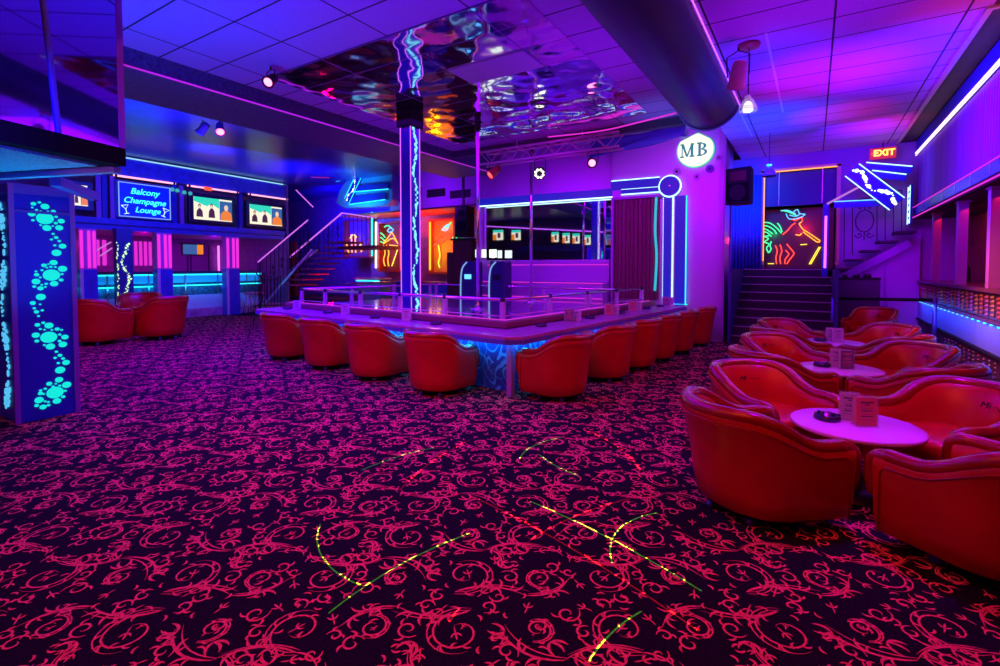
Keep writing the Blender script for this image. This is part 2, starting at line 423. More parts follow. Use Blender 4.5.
m = MB(); m.box(1.50, 1.56, 7.3, 14.2, CZ-.03, CZ); m.box(1.5, 4, 7.24, 7.3, CZ-.03, CZ); struct(m.build('trim_1', mat('ceiling_trim', (.6, .45, .4), .5)))
# left dropped beam with violet strip
beam_m = mat('dotted_beam', (.10, .08, .22), .55, bump=.4, bscale=25, vary=.4, vscale=20)
m = MB(); m.box(-8.65, -7.3, -4.5, 11.2, 4.15, 4.86); struct(m.build('trim_2', beam_m))
tag(MB().tube([(-7.285, -2, 4.16), (-7.285, 11, 4.16)], .012, 6).build('neon_tube', em('violet_strip_beam', (.65, .02, .9), .7)), 'long thin violet light strip along the lower edge of the left ceiling beam', 'light strip')
# mirrored ceiling
mirror_m = tile_mat('mirror_panels', (.80, .78, .88), (.25, .1, .4), -3.14, 7.26-.582*13, w=.016, rough=.07, metal=1, bump=1.0, bscale=1.5, vary=.02)
m = MB(); m.box(-6.74, -2.54, 4.35, 8.9, CZ-.012, CZ+.001)
tag(m.build('mirror_ceiling', mirror_m), 'large rippled mirror panel ceiling over the stage reflecting the neon', 'mirror')
m = MB(); m.box(-4.34, -3.14, 5.514, 6.096, CZ-.03, CZ-.013)
tag(m.build('ceiling_tile', mat('plain_tile', (.55, .45, .7), .7)), 'plain purple ceiling tile set in the middle of the mirror ceiling', 'tile')
# duct
duct_m = mat('duct_skin', (.035, .015, .13), .45, bump=.15, bscale=5, vary=.15, vscale=2)
root = thing('ceiling_duct', 'fat rounded blue ventilation duct running along the ceiling toward the round sign', 'duct', (-1.6, 9.5, 4.1))
m = MB(); rows = []
for y in [-14+.5*k for k in range(28)]+[-.12]:
    rows.append([Vector((.5*math.cos(a), y, .48+.5*math.sin(a))) for a in [PI+.35+(PI-.7)*k/20-0 for k in range(21)]])
for y, r in ((-.04, .47), (0, .38), (0.02, .2)):
    rows.append([Vector((r*math.cos(a), y, .48+r*math.sin(a))) for a in [PI+.35+(PI-.7)*k/20 for k in range(21)]])
m.grid(rows); m.build('duct_body', duct_m, root)
m = MB(); m.tube([Vector((.515*math.cos(a), -.1, .48+.515*math.sin(a))) for a in [PI+.3+(PI-.6)*k/24 for k in range(25)]], .022, 8); m.build('rim', mat('duct_rim', (.2, .3, .6), .3), root)
m = MB(); m.tube([(.50, -14, .285), (.50, -.1, .285)], .009, 6); m.build('light_strip', n_violet, root, label='thin violet strip along the right edge of the duct')
# soffit behind mirror with curved violet strip
m = MB(); m.box(-7.5, -1.6, 9.45, 9.6, 4.25, 4.78); struct(m.build('trim_3', plaster_d))
pts = smooth([at_z(548, 137, 4.28), at_z(600, 131, 4.28), at_z(640, 122, 4.26), at_z(676, 113, 4.24)], 6)
tag(MB().tube(pts, .014, 6).build('neon_tube', n_pinkdim), 'thin curved magenta light line on the ceiling edge above the truss', 'light strip')
# fabric swag over the stage pier
m = MB(); rows = []
for i in range(13):
    t = i/12; row = []
    for k in range(19):
        u = k/18; q = at_y(592+94*u, (148-18*u)+(9-2*u)*math.sin(PI*t*.9)*1.5-6*(1-t), 11.35); 
        row.append(Vector((q.x, 11.36-.16*math.sin(PI*t)-.03*math.sin(t*16+u*4), min(4.74, q.z+.03*math.sin(u*9+t*9)))))
    rows.append(row)
m.grid(rows)
o = m.build('draped_fabric', mat('blue_satin', (.08, .12, .5), .25, coat=.4)); so = o.modifiers.new('s', 'SOLIDIFY'); so.thickness = .012
tag(o, 'shiny dark blue cloth swagged under the ceiling beside the round sign', 'drapery')
# ------------------------------------------------------------------ exit wall, right wall
m = MB(); m.box(-2.0, -1.06, 14.1, 14.25, 0, 4.4); m.box(.45, 3.2, 14.1, 14.25, 0, 4.4); m.box(-1.06, .45, 14.1, 14.25, 4.02, 4.4); m.box(-1.06, .45, 14.1, 14.25, 0, 1.6)
struct(m.build('wall_back', wave_mat('exit_wall_cladding', (.30, .12, .42), (.45, .2, .58), 16, 'X', .6, 0, .4)))
m = MB(); m.box(-1.5, .9, 15.3, 15.4, 1.5, 4.2); m.box(-1.5, -1.4, 14.25, 15.3, 1.5, 4.2); m.box(.8, .9, 14.25, 15.3, 1.5, 4.2); struct(m.build('wall_alcove', mat('alcove_paint', (.10, .05, .12), .7)))
m = MB(); m.box(-1.5, .9, 14.1, 15.3, 1.55, 1.62); struct(m.build('floor_landing', stair_carpet))
m = MB()
for a, b in (((-1.10, 1.7), (-1.10, 4.05)), ((.47, 1.7), (.47, 4.05))): m.box(a[0]-.04, a[0]+.04, 14.02, 14.1, a[1], b[1])
m.box(-1.14, .51, 14.02, 14.1, 4.0, 4.07); struct(m.build('trim_4', mat('gold_frame', (.7, .4, .25), .4)))
m = MB(); m.tube([(-1.06, 14.0, 3.99), (.43, 14.0, 3.99)], .012, 6); m.tube([(-1.06, 14.0, 3.99), (-1.06, 14.0, 1.8)], .010, 6)
tag(m.build('rope_light', n_orange), 'thin orange rope light around the doorway at the top of the dark stairs', 'light strip')
# dark roller blind hung in upper part of opening
m = MB(); m.box(-1.05, .44, 14.18, 14.2, 3.18, 3.98); m.box(-1.05, .44, 14.17, 14.21, 3.16, 3.19)
tag(m.build('window_blind', mat('navy_blind', (.03, .03, .14), .5)), 'dark blue blind across the upper part of the stair top doorway', 'blind')
for x in (-.75, .15):
    m = MB(); m.bar((x, 14.12, 3.18), (x, 14.12, 4.0), .012, .012); tag(m.build('hanging_wire', steel), 'thin pale wire hanging in front of the dark blue blind, '+('left one' if x < 0 else 'right one'), 'wire')
# right wall
m = MB(); m.box(2.75, 2.9, -7, 14.3, 0, 4.5); struct(m.build('wall_right', red_wall))
m = MB()
m.box(1.95, 2.75, 4, 14.1, 0, .52); struct(m.build('trim_5', mat('kneewall', (.08, .02, .05), .6)))
# bead band material
def bead_mat(name):
    m_, nt, b = base_mat(name)
    tc = nt.nodes.new('ShaderNodeTexCoord'); v = nt.nodes.new('ShaderNodeTexVoronoi'); v.inputs['Scale'].default_value = 16; v.inputs['Randomness'].default_value = .25
    mp = nt.nodes.new('ShaderNodeMapping'); mp.inputs['Scale'].default_value = (1, 1.0, .5); nt.links.new(tc.outputs['Object'], mp.inputs[0]); nt.links.new(mp.outputs[0], v.inputs['Vector'])
    r = nt.nodes.new('ShaderNodeValToRGB'); r.color_ramp.elements[0].position = .1; r.color_ramp.elements[0].color = (.9, .6, .5, 1)
    r.color_ramp.elements[1].position = .5; r.color_ramp.elements[1].color = (.06, .01, .05, 1); nt.links.new(v.outputs['Distance'], r.inputs[0]); nt.links.new(r.outputs[0], b.inputs['Base Color'])
    b.inputs['Roughness'].default_value = .25; b.inputs['Metallic'].default_value = .6; return m_
beadm = bead_mat('glass_beads')
beadb = mat('bead_backing', (.10, .03, .06), .6)
def bead_curtain(y0, y1, z0, z1, label):
    """strings of faceted beads; uncountable in the photo"""
    m = MB(); m.m = 0; m.box(1.98, 2.02, y0, y1, z0, z1); m.m = 1
    y = y0; k = 0
    pal = 0
    while y < y1:
        z = z0+.03+random.random()*.03; m.m = 1+(k % 3)
        while z < z1-.02:
            yy = y+random.uniform(-.008, .008); m._add([(1.965, yy-.052, z), (1.965, yy+.052, z), (1.965, yy, z-.030), (1.965, yy, z+.030), (1.93, yy, z)], [(4, 1, 3), (4, 3, 0), (4, 0, 2), (4, 2, 1)])
            z += .058
        y += .25; k += 1
    o = m.build('bead_curtain', [beadb, mat('bead_red', (.9, .25, .12), .15, metal=.6), mat('bead_amber', (.9, .55, .2), .15, metal=.6), mat('bead_pink', (.9, .3, .6), .15, metal=.6)])
    tag(o, label, 'bead curtain', kind='stuff')
bead_curtain(5.5, 14.0, .97, 1.32, 'band of glittering red and amber beads above the blue lit ledge')
bead_curtain(5.5, 11.3, .04, .50, 'beaded screen low on the right wall beneath the blue lit ledge')
# blue lit ledge panels
ledge = thing('lit_ledge', 'maroon ledge with frosted panels and tiny blue lamps on the right wall', 'ledge', (1.93, 9.5, 0))
m = MB(); m.box(-.03, .82, -5.5, 4.5, 1.32, 1.37); m.build('ledge_top', mat('maroon_ledge', (.14, .04, .08), .3), ledge)
m = MB(); m.box(-.03, .03, -5.5, 4.5, .93, .97); m.build('lamp_rail', mat('maroon_ledge'), ledge)
k = 0; y = 13.95
while y > 5.5:
    y2 = y-1.15; m = MB(); m.box(0, .04, y2+.025-9.5, y-9.5, .56, .92)
    m.build('frosted_panel', mat('frosted_blue', (.25, .35, .8), .35), ledge)
    y = y2
m = MB(); m.box(1.91, 1.95, 5, 14, .52, .555); struct(m.build('trim_7', matte_black))
y = 13.8
while y > 7.0:
    m = MB(); m.lathe([(0, -.012), (.014, -.008), (.016, 0), (.014, .01)], 8)
    m.build('ledge_lamp', n_sky if y > 9.5 else n_cyan, ledge, loc=(-.015, y-9.5, .915)); y -= .29
# recess posts
for i, y in enumerate((8.95, 10.65, 12.6, 7.2)):
    m = MB(); m.box(-.06, .06, -.07, .07, 0, 1.38); m.box(-.08, .08, -.16, .10, 1.30, 1.38)
    lab = ['purple wall post on the right ledge, nearest of those in view', 'purple wall post on the right ledge, second in view', 'purple wall post on the right ledge, farthest toward the exit', 'purple wall post on the right ledge cut by the photo edge'][i]
    tag(m.build('ledge_post', purple_trim, loc=(2.0, y, 1.372)), lab, 'post')
# bottle shapes standing on ledge
def bottle_mb(h=.4, r=.055):
    return MB().lathe([(0, 0), (r, .005), (r, h*.58), (r*.8, h*.66), (r*.32, h*.76), (r*.28, h*.97), (r*.36, h*.975), (r*.34, h), (0, h)], 12)
for i, (y, x) in enumerate(((11.9, 2.3), (10.0, 2.3))):
    tag(bottle_mb(.42, .07).build('bottle', mat('dark_bottle', (.01, .01, .03), .1, coat=.5), loc=(x, y, 1.372)), ['dark tall bottle on the right ledge between the far posts', 'dark tall bottle on the right ledge between the near posts'][i], 'bottle')
# bulkhead (balcony front) along the right
BX = 1.9
root = thing('balcony_bulkhead', 'long violet fabric balcony front with bright strip lights on the right wall', 'balcony', (BX, 9.5, 2.72))
m = MB(); m.box(.03, .84, -6, 4.55, .05, 1.66); m.build('core', plaster_d, root)
m = MB(); rows = []
for j in range(2):
    rows.append([Vector((-.02+.012*math.sin(k*1.7), -6+10.4*k/260, .22+1.12*j)) for k in range(261)])
m.grid(rows, flip=True); m.build('fabric_panel', fabric_p, root)
m = MB(); m.box(-.05, .03, -6, 4.5, 1.42, 1.67); m.build('upper_fascia', blue_deep, root)
m = MB(); m.tube([(-.06, -6, 1.40), (-.06, 4.5, 1.40)], .016, 6); m.tube([(-.06, -6, 1.35), (-.06, 4.5, 1.35)], .010, 6); m.build('upper_strip_light', n_violetwhite, root, label='double white violet strip light')
m = MB(); m.box(-.08, .03, -6, 4.5, .05, .22); m.build('lower_fascia', blue_paint, root)
m = MB(); m.tube([(-.09, -6, .22), (-.09, 4.5, .22)], .008, 6); m.tube([(-.09, -6, .0), (-.09, 4.5, .0)], .012, 6); m.build('lower_strip_light', n_pinkdim, root, label='thin magenta strip light')
m = MB(); m.box(-.07, .84, -6, 4.5, -.03, .05); m.build('soffit_board', matte_black, root)
y = -5.6
while y < 4.3:
    m = MB(); m.box(-.085, -.06, y-.012, y+.012, .05, .22); m.build('fascia_clip', steel, root); y += .9
# lit lace panel at the far end of bulkhead
m = MB(); m.box(-.05, -.01, -.16, .16, -.42, .42)
root2 = thing('lace_light_panel', 'tall narrow blue panel with white lace lights at the far end of the violet balcony', 'light panel', at_x(912, 205, 1.78))
m.build('backing', blue_deep, root2)
m = MB()
for j in range(6):
    for k in range(2):
        m.disc((-.055, -.07+.14*k, -.35+.14*j), .045, .04, (0, 1, 0), (0, 0, 1), .01, 10); 
m.bar((-.055, -.15, -.41), (-.055, -.15, .41), .01, .012); m.bar((-.055, .15, -.41), (-.055, .15, .41), .01, .012)
m.build('lace_lights', n_ice, root2)
# ------------------------------------------------------------------ dark stairs to the doorway
root = thing('carpeted_stairs', 'wide flight of dark patterned carpeted steps climbing to the neon doorway', 'stairs', (-.55, 11.7, 0))
N = 9
for k in range(N):
    m = MB(); y0 = k*2.4/N; z0 = k*1.6/N; z1 = (k+1)*1.6/N
    m.box(-.92, .92, y0, 2.4, z0, z1); st_ = m.build('step', stair_carpet, root)
    m = MB(); m.bar((-.92, y0-.006, z1-.01), (.92, y0-.006, z1-.01), .02, .02); m.build('nosing', stair_nose, st_)
for xs in (-.96, .95): m = MB(); m.box(xs-.03, xs+.03, -.05, 2.38, 0, 1.60); m.build('stringer', mat('stringer_blue', (.03, .03, .2), .5), root)
# blue drapes beside doorway
m = MB(); rows = []
for j in range(2): rows.append([Vector((-.36+.72*k/60, .035*math.sin(k*.95), 2.6*j)) for k in range(61)])
m.grid(rows); o = m.build('blue_curtain', mat('blue_velvet', (.05, .12, .7), .5), loc=(-1.45, 13.95, 1.35)); sm_ = o.modifiers.new('s', 'SOLIDIFY'); sm_.thickness = .01
tag(o, 'tall blue pleated curtain left of the neon doorway', 'curtain')
# neon dancer in doorway
NY = 14.45
def npx(cx, cy): return at_y(755+cx/7.4, 190+cy/7.4, NY)
root = thing('neon_dancer', 'large neon figure with green feather tail in the doorway above the dark stairs', 'neon sign', (-.33, NY, 1.62))
def ntube(name, mt, paths, fn, r=.013, parent=None, off=None):
    m = MB()
    for p in paths:
        q = [fn(*a) for a in p]
        if len(q) > 2: q = smooth(q, 4)
        q = [a-off for a in q]; m.tube(q, r, 6)
    return m.build(name, mt, parent)
off = Vector((-.33, NY, 1.62))
m = MB(); m.box(-.74, .74, .05, .08, 0, 1.5); m.build('back_panel', mat('neon_backing', (.10, .03, .02), .5), root)
ntube('feather_tail', n_green, [[(60, 240), (110, 245), (160, 280), (195, 320)], [(58, 262), (100, 270), (140, 295), (160, 325)], [(60, 285), (90, 295), (130, 325)], [(60, 310), (90, 315), (120, 345)],
      [(165, 245), (185, 270), (200, 310)], [(70, 345), (100, 360), (70, 385), (105, 400), (85, 430), (100, 465)], [(120, 380), (112, 410), (118, 440), (100, 465)], [(60, 345), (120, 335)]], npx, .014, root, off)
ntube('hat', n_sky, [[(195, 155), (240, 150), (300, 175)], [(230, 175), (255, 215), (330, 205), (370, 180), (330, 175), (315, 145), (285, 160)], [(255, 185), (300, 195), (330, 180)]], npx, .012, root, off)
ntube('hat_feather', n_green, [[(190, 152), (240, 160), (310, 190)], [(215, 150), (270, 165), (300, 185)]], npx, .010, root, off)
ntube('body_outline', n_red, [[(205, 330), (240, 300), (275, 260), (300, 245)], [(275, 215), (300, 225), (345, 205), (350, 235)], [(150, 410), (165, 450), (155, 500), (160, 548)], [(185, 405), (198, 450), (185, 500), (190, 548)],
      [(235, 400), (260, 430), (288, 470), (260, 510), (235, 548)], [(225, 445), (250, 475), (225, 510), (220, 548)]], npx, .014, root, off)
ntube('arm_outline', n_orange, [[(325, 250), (350, 285), (370, 305)], [(345, 235), (325, 250)], [(355, 310), (410, 350), (460, 385), (482, 380)], [(370, 300), (430, 340), (482, 375)], [(300, 330), (330, 335), (345, 320)]], npx, .013, root, off)
ntube('cane', n_yellow, [[(475, 420), (440, 480), (400, 550)], [(485, 422), (450, 485), (412, 550)], [(335, 405), (385, 402)], [(95, 545), (140, 545)]], npx, .011, root, off)
# neon tube column at right of doorway
p0 = at_y(826, 216, 13.7); p1 = at_y(826, 268, 13.7)
root = thing('neon_post', 'blue post with vertical pink neon tube between dark steps and wrought iron stair', 'post', (p0.x, 13.7, 0))
m = MB(); m.box(-.06, .06, .03, .12, 0, 3.1); m.build('post', blue_deep, root)
m = MB(); m.tube([(0, 0, p1.z), (0, 0, p0.z)], .022, 8); m.build('tube', n_pink, root)
# second stair, ascending right, in front of exit wall
SY = 13.35
root = thing('open_stair', 'open tread stair with ornate wrought iron railing climbing right below the exit sign', 'stairs', (.9, SY, 1.6))
A0 = at_y(832, 268, SY); A1 = at_y(906, 231, SY); nst = 5
for k in range(nst):
    t = k/(nst-1); x = A0.x+.1+(A1.x-A0.x-.1)*t; z = A0.z+(A1.z-A0.z)*t
    m = MB(); m.box(x-.17-.9, x+.17-.9, -.05, .65, z-.05-1.6, z-1.6); m.build('tread', stair_carpet, root)
def stx(px, py): p = at_y(px, py, SY); return Vector((p.x-.9, 0, p.z-1.6))
m = MB(); m.bar(stx(832, 283)+Vector((0, .02, 0)), stx(910, 243)+Vector((0, .02, 0)), .05, .16); m.build('stair_stringer', mat('dim_stringer', (.12, .05, .2), .5), root)
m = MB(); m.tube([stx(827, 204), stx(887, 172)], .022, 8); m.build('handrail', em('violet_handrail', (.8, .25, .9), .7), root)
m = MB(); m.tube([stx(836, 205), stx(902, 190)], .012, 6); m.build('upper_rail', iron, root)
pts_ = [(836+8.2*k) for k in range(9)]
for k, px in enumerate(pts_):
    if k in (3, 4): continue
    b = stx(px, 262-(px-836)*.44); t_ = stx(px, 205-(px-836)*.22)
    m = MB(); m.tube([b, t_], .009, 5); m.build('baluster', iron, root)
m = MB()
c0 = stx(864.5, 221)
for r, n in ((.16, 16),): m.tube([c0+Vector((r*1.0*math.cos(a), 0, r*math.sin(a)*1.5)) for a in [2*PI*k/16 for k in range(16)]], .011, 5, closed=True)
for sx in (-1, 1):
    for sz in (-1, 1):
        m.tube([c0+Vector((sx*(.03+.075*(1-k/12)*math.cos(k*.6)+.06), 0, sz*(.30+.075*(1-k/14)*math.sin(k*.6)))) for k in range(13)], .010, 5)
m.tube([c0+Vector((0, 0, -.42)), c0+Vector((0, 0, -.24))], .01, 5); m.tube([c0+Vector((0, 0, .24)), c0+Vector((0, 0, .42))], .01, 5)
m.build('scroll_ornament', iron, root)
# purple wall / closet under the stair
m = MB(); a = at_y(838, 290, 13.9); b = at_y(912, 250, 13.9)
m.xprism([(.48, 0), (1.95, 0), (1.95, 2.35), (.48, 1.45)], 13.9, 14.05); struct(m.build('wall_understair', mat('violet_plaster', (.42, .2, .6), .7, bump=.15)))
m = MB(); m.box(-.02, .02, -.03, 0, 0, 1.5); m.box(.36, .40, -.03, 0, 0, 1.7); m.box(-.02, .40, -.03, 0, .78, .81)
struct(m.build('trim_8', purple_trim, loc=(1.0, 13.88, 0)))
# truss neon boards near exit
def deco_board(name, label, pts, width, bubbles, Yp, org, seedv, strip):
    root = thing(name, label, 'light panel', org)
    a, b = Vector(pts[0])-Vector(org), Vector(pts[1])-Vector(org); d = (b-a).normalized(); n = Vector((-d.z, 0, d.x))
    m = MB(); m.xprism([((a+n*width/2).x, (a+n*width/2).z), ((b+n*width/2).x, (b+n*width/2).z), ((b-n*width/2).x, (b-n*width/2).z), ((a-n*width/2).x, (a-n*width/2).z)], 0, .06)
    m.build('board', blue_deep, root)
    m = MB(); rnd = random.Random(seedv); L = (b-a).length
    for k in range(bubbles):
        u = (k+.5)/bubbles*L; w = math.sin(u*9)*width*.22+rnd.uniform(-.06, .06)*width; r = rnd.choice((.012, .018, .026, .034))*width/.3
        c = a+d*u+n*w; m.disc((c.x, -.008, c.z), r, r, (1, 0, 0), (0, 0, 1), .012, 10)
    m.build('light_bubbles', n_ice2, root)
    m = MB()
    for sg in (-1, 1): m.tube([(a+n*sg*width/2)+Vector((0, -.01, 0)), (b+n*sg*width/2)+Vector((0, -.01, 0))], .011, 6)
    m.build('edge_strips', strip, root)
    return root
Yb = 13.2
deco_board('slanted_light_board', 'slanted blue board with white bubble lights and strips below the exit sign', (at_y(852, 170, Yb), at_y(897, 204, Yb)), .34, 22, Yb, at_y(875, 187, Yb), 3, n_ice)
for i, (p, q, lb) in enumerate((((866, 166), (912, 170), 'upper'), ((872, 174), (906, 178), 'middle'), ((834, 205), (880, 203), 'lower'))):
    a = at_y(*p, Yb+.15); b = at_y(*q, Yb+.15); c = (a+b)/2
    root = thing('horizontal_light_board', lb+' horizontal blue board with a white light strip near the exit sign', 'light panel', c)
    m = MB(); m.bar(a-c, b-c, .06, .14, up=(0, 0, 1)); m.build('board', blue_deep, root)
    m = MB(); m.tube([a-c+Vector((0, -.045, .07)), b-c+Vector((0, -.045, .07))], .012, 6); m.build('strip_light', n_ice if i < 2 else n_sky, root)
# exit signs
def exit_sign(loc, rz, w, label, col):
    root = thing('exit_sign', label, 'sign', loc, rz)
    m = MB(); m.box(-w/2, w/2, 0, .06, -w*.26, w*.26); m.build('housing', mat('exit_housing', (.25, .02, .02), .5, emit=(1, .03, .02), es=.55), root, bevel=.008); hs_ = root.children[0]
    m = MB(); add_text(m, 'EXIT', w*.40, (w*.04, -.012, 0), bold=.006, th=.01); m.build('letters', em('exit_letters', (1, .75, .05), 1.8), hs_)
    m = MB(); m.xprism([(-w*.46, 0), (-w*.40, .03), (-w*.40, -.03)], -.012, 0); m.build('arrow', n_red, hs_)
    m = MB(); m.tube([(0, .03, w*.26), (0, .03, w*.26+.12)], .012, 6); m.build('bracket', black, root)
    return root
p = at_y(883, 153, 13.7); exit_sign((p.x, p.y, p.z), 0, .46, 'red and yellow lit EXIT sign above the right hand stair', n_red)
# PA speaker on stand
p = at_y(741, 185, 12.0)
root = thing('loudspeaker', 'black loudspeaker on a wall bracket beside the purple pier and dark steps', 'speaker', (-1.40, 11.75, 3.0), R(-14))
m = MB(); m.prism([(-.27, 0), (.27, 0), (.18, .4), (-.18, .4)], 0, .78); m.build('cabinet', mat('speaker_cab', (.006, .006, .03), .7, spec=.2), root, bevel=.02)
m = MB(); m.box(-.23, .23, -.012, 0, .06, .44); m.build('grille', mat('grille', (.003, .003, .012), .8, bump=.8, bscale=200, spec=.1), root)
m = MB(); m.box(-.17, .17, -.02, 0, .50, .70); m.build('horn', black, root)
m = MB(); m.disc((0, -.016, .25), .17, .17, (1, 0, 0), (0, 0, 1), .01, 24); m.build('woofer', mat('cone', (.008, .008, .03), .6, spec=.2), root)
m = MB(); m.tube([(-.2, .15, 0), (-.2, .15, -3.0)], .02, 8); m.build('stand_pole', mat('stand_pole', (.05, .05, .25), .4), root)
# dark furniture by the under-stair wall
m = MB(); m.box(-.42, .42, -.25, .25, 0, 1.38); 
root = thing('storage_cabinet', 'dark box cabinet against the purple wall under the open stair', 'cabinet', (.80, 13.5, 0))
m.build('body', mat('dark_cabinet', (.05, .03, .06), .6), root, bevel=.01)
m = MB(); m.box(-.43, .43, -.27, .27, 1.38, 1.42); m.build('top', matte_black, root)
for k in range(3):
    tag(MB().lathe([(0, 0), (.07, 0), (.08, .05), (.05, .08), (0, .08)], 10).build('ashtray', black, loc=(.60+.2*k, 13.4, 1.42)), 'small dark ashtray on top of the cabinet under the stair', 'ashtray', 'ashtrays on the dark cabinet')
# stanchion rail
root = thing('stanchion_rail', 'long dark bar held on two blue posts behind the last club chairs', 'railing', (.9, 11.2, 0))
pa, pb = Vector((-.66, 0, 0)), Vector((.72, -.75, 0))
def at_d(px, d):
    a = ray(px, 300); t = d/(-_s*a.x+_c*a.y); return Vector((a.x*t, a.y*t, 0))
pa = at_d(833, 10.2); pb = at_d(935, 8.5); o_ = Vector((.9, 11.2, 0)); pa -= o_; pb -= o_; pa.z = pb.z = 0
m = MB(); m.bar(pa+Vector((0, 0, 1.0)), pb+Vector((0, 0, 1.08)), .05, .06); m.build('crossbar', black, root)
for q in (pa, pb):
    m = MB(); m.tube([q, q+Vector((0, 0, 1.02 if q is pa else 1.12))], .035, 10); m.build('post', mat('blue_post', (.12, .12, .6), .3, metal=.5), root)
    m = MB(); m.lathe([(0, 0), (.16, 0), (.16, .015), (.04, .04), (0, .04)], 16, (q.x, q.y, 0)); m.build('post_base', mat('blue_post', (0, 0, 0)), root)
# ------------------------------------------------------------------ club chairs
def chair_parts(root):
    # plan path: right arm front -> round the back -> left arm front
    W, L, RY = .40, .34, .36
    path = []; 
    n1, n2 = 5, 22
    for i in range(n1): path.append((W-.0*i, L*(1-i/n1), 0, (1, 0)))
    for i in range(n2+1):
        a = PI*i/n2; x, y = W*math.cos(a), -RY*math.sin(a)
        nx, ny = math.cos(a)/W, -math.sin(a)/RY; l = math.hypot(nx, ny); path.append((x, y, math.sin(a), (nx/l, ny/l)))
    for i in range(n1-1, -1, -1): path.append((-W, L*(1-i/n1), 0, (-1, 0)))
    path = [(x, y, b, n) for x, y, b, n in path]
    def ztop(x, y, b):
        # arms low and level, smooth rise to the back
        t = max(0, min(1, (.16-y)/.44)); t = t*t*(3-2*t); return .585+.20*t
    outer = []; inner = []
    for x, y, b, n in path:
        zt = ztop(x, y, b); fl = .085*b**1.2
        prof = [(.075, -.055), (.10, -.025), (.22, -.005), (.40, .005+fl*.12), (zt-.10, .012+fl*.6), (zt-.03, .012+fl), (zt, -.005+fl)]
        outer.append([Vector((x+n[0]*o, y+n[1]*o, z)) for z, o in prof])
        pin = [(zt, -.07+fl*.8), (zt-.05, -.095+fl*.6), (.50, -.105+fl*.2), (.36, -.11), (.12, -.11)]
        inner.append([Vector((x+n[0]*o, y+n[1]*o, z)) for z, o in pin])
    m = MB(); m.grid(outer, flip=False); m.grid(inner)
    m.grid([[r[-1], q[0]] for r, q in zip(outer, inner)])
    for k, sgn in ((0, 1), (-1, -1)):     # front faces of the arms
        poly = outer[k]+inner[k]; f = list(range(len(poly))); m._add(poly, [f if sgn < 0 else f[::-1]])
    shell_ = m.build('shell', leather, root)
    # padded roll along the top, turning down over the front of each arm
    pts = []; rad = []
    x, y, b, n = path[0]
    def front(sx):
        zt = ztop(W, L, 0); c = []
        for z, yy, r in ((.30, L+.020, .012), (.33, L+.026, .036), (.40, L+.030, .042), (.48, L+.030, .044), (.535, L+.022, .047), (.572, L-.004, .048), (.588, L-.05, .048)):
            c.append((Vector((sx*(W-.045), yy, z)), r))
        return c
    f1 = front(1)
    mid = []
    for x, y, b, n in path:
        if y > L-.06 and b == 0: continue
        zt = ztop(x, y, b); fl = .085*b**1.2; o = -.040+fl
        mid.append((Vector((x+n[0]*o, y+n[1]*o, zt+.004)), .048+.004*b))
    allp = f1+mid+front(-1)[::-1]
    sp = smooth([p for p, r in allp], 2); rr = []
    for i in range(len(allp)-1): rr += [allp[i][1], (allp[i][1]+allp[i+1][1])/2]
    rr.append(allp[-1][1])
    m = MB(); m.tube(sp, rr, 10); roll = m.build('padded_roll', leather_roll, root)
    # welt piping under the roll and down the arm seam
    m = MB(); pp = []
    for x, y, b, n in path[1:-1]:
        zt = ztop(x, y, b); fl = .085*b**1.2; pp.append(Vector((x+n[0]*(.017+fl), y+n[1]*(.017+fl), zt-.052)))
    x0 = pp[0]; x1 = pp[-1]
    pp = [Vector((W+.006, L-.035, .10)), Vector((W+.012, L-.035, .35)), Vector((W+.014, L-.04, .50))]+pp+[Vector((-W-.014, L-.04, .50)), Vector((-W-.012, L-.035, .35)), Vector((-W-.006, L-.035, .10))]
    m.tube(pp, .004, 5); m.build('piping', leather_roll, shell_)
    # seat cushion
    m = MB(); outl = []
    for k in range(28):
        a = 2*PI*k/28; ca, sa = math.cos(a), math.sin(a)
        ex = .285*abs(ca)**.55*(1 if ca >= 0 else -1)
        ey = (.345 if sa > 0 else .24)*abs(sa)**(.45 if sa > 0 else .8)*(1 if sa >= 0 else -1)
        outl.append((ex, ey))
    rows = [[Vector((x*s_, y*s_, z)) for x, y in outl] for s_, z in ((.96, .29), (1.0, .32), (1.0, .40), (.97, .435), (.85, .452), (.4, .462), (.01, .464))]
    m.grid(rows, wrap=True); m.build('seat_cushion', leather, root)
    m = MB(); m.box(-.30, .30, L-.06, L-.02, .09, .30); m.build('front_apron', leather, root, bevel=.012)
    m = MB(); m.prism([((W-.10)*math.cos(2*PI*k/24), -.0+(RY-.07)*math.sin(2*PI*k/24)) for k in range(24)], .05, .10); base_ = m.build('base', matte_black, root)
    for a in (-90, -40, -140, 20, 160, 90):
        r_ = .30; cx, cy = r_*1.02*math.cos(R(a)), r_*.95*math.sin(R(a))
        m = MB(); m.tube([(cx-.018, cy, .028), (cx+.018, cy, .028)], .028, 10); m.box(cx-.012, cx+.012, cy-.012, cy+.012, .03, .055); m.build('caster', wheel, base_)
    # stitched lettering on the inner back
    m = MB(); vs, fs = text_mb('Mi', .072, .004, .35, .0)
    m._add([(-v[0], -RY+.105-v[2]+.6*v[0]*v[0], .665+v[1]) for v in vs], fs)
    m.tube(smooth([(-.06, -RY+.113, .66), (-.09, -RY+.116, .672), (-.10, -RY+.118, .65), (-.13, -RY+.124, .668), (-.15, -RY+.13, .652)], 3), .003, 4)
    m.build('stitched_lettering', mat('black_thread', (.01, .01, .01), .6), shell_)
chair0 = thing('club_chair', 'x', 'chair'); chair_parts(chair0); used = [False]
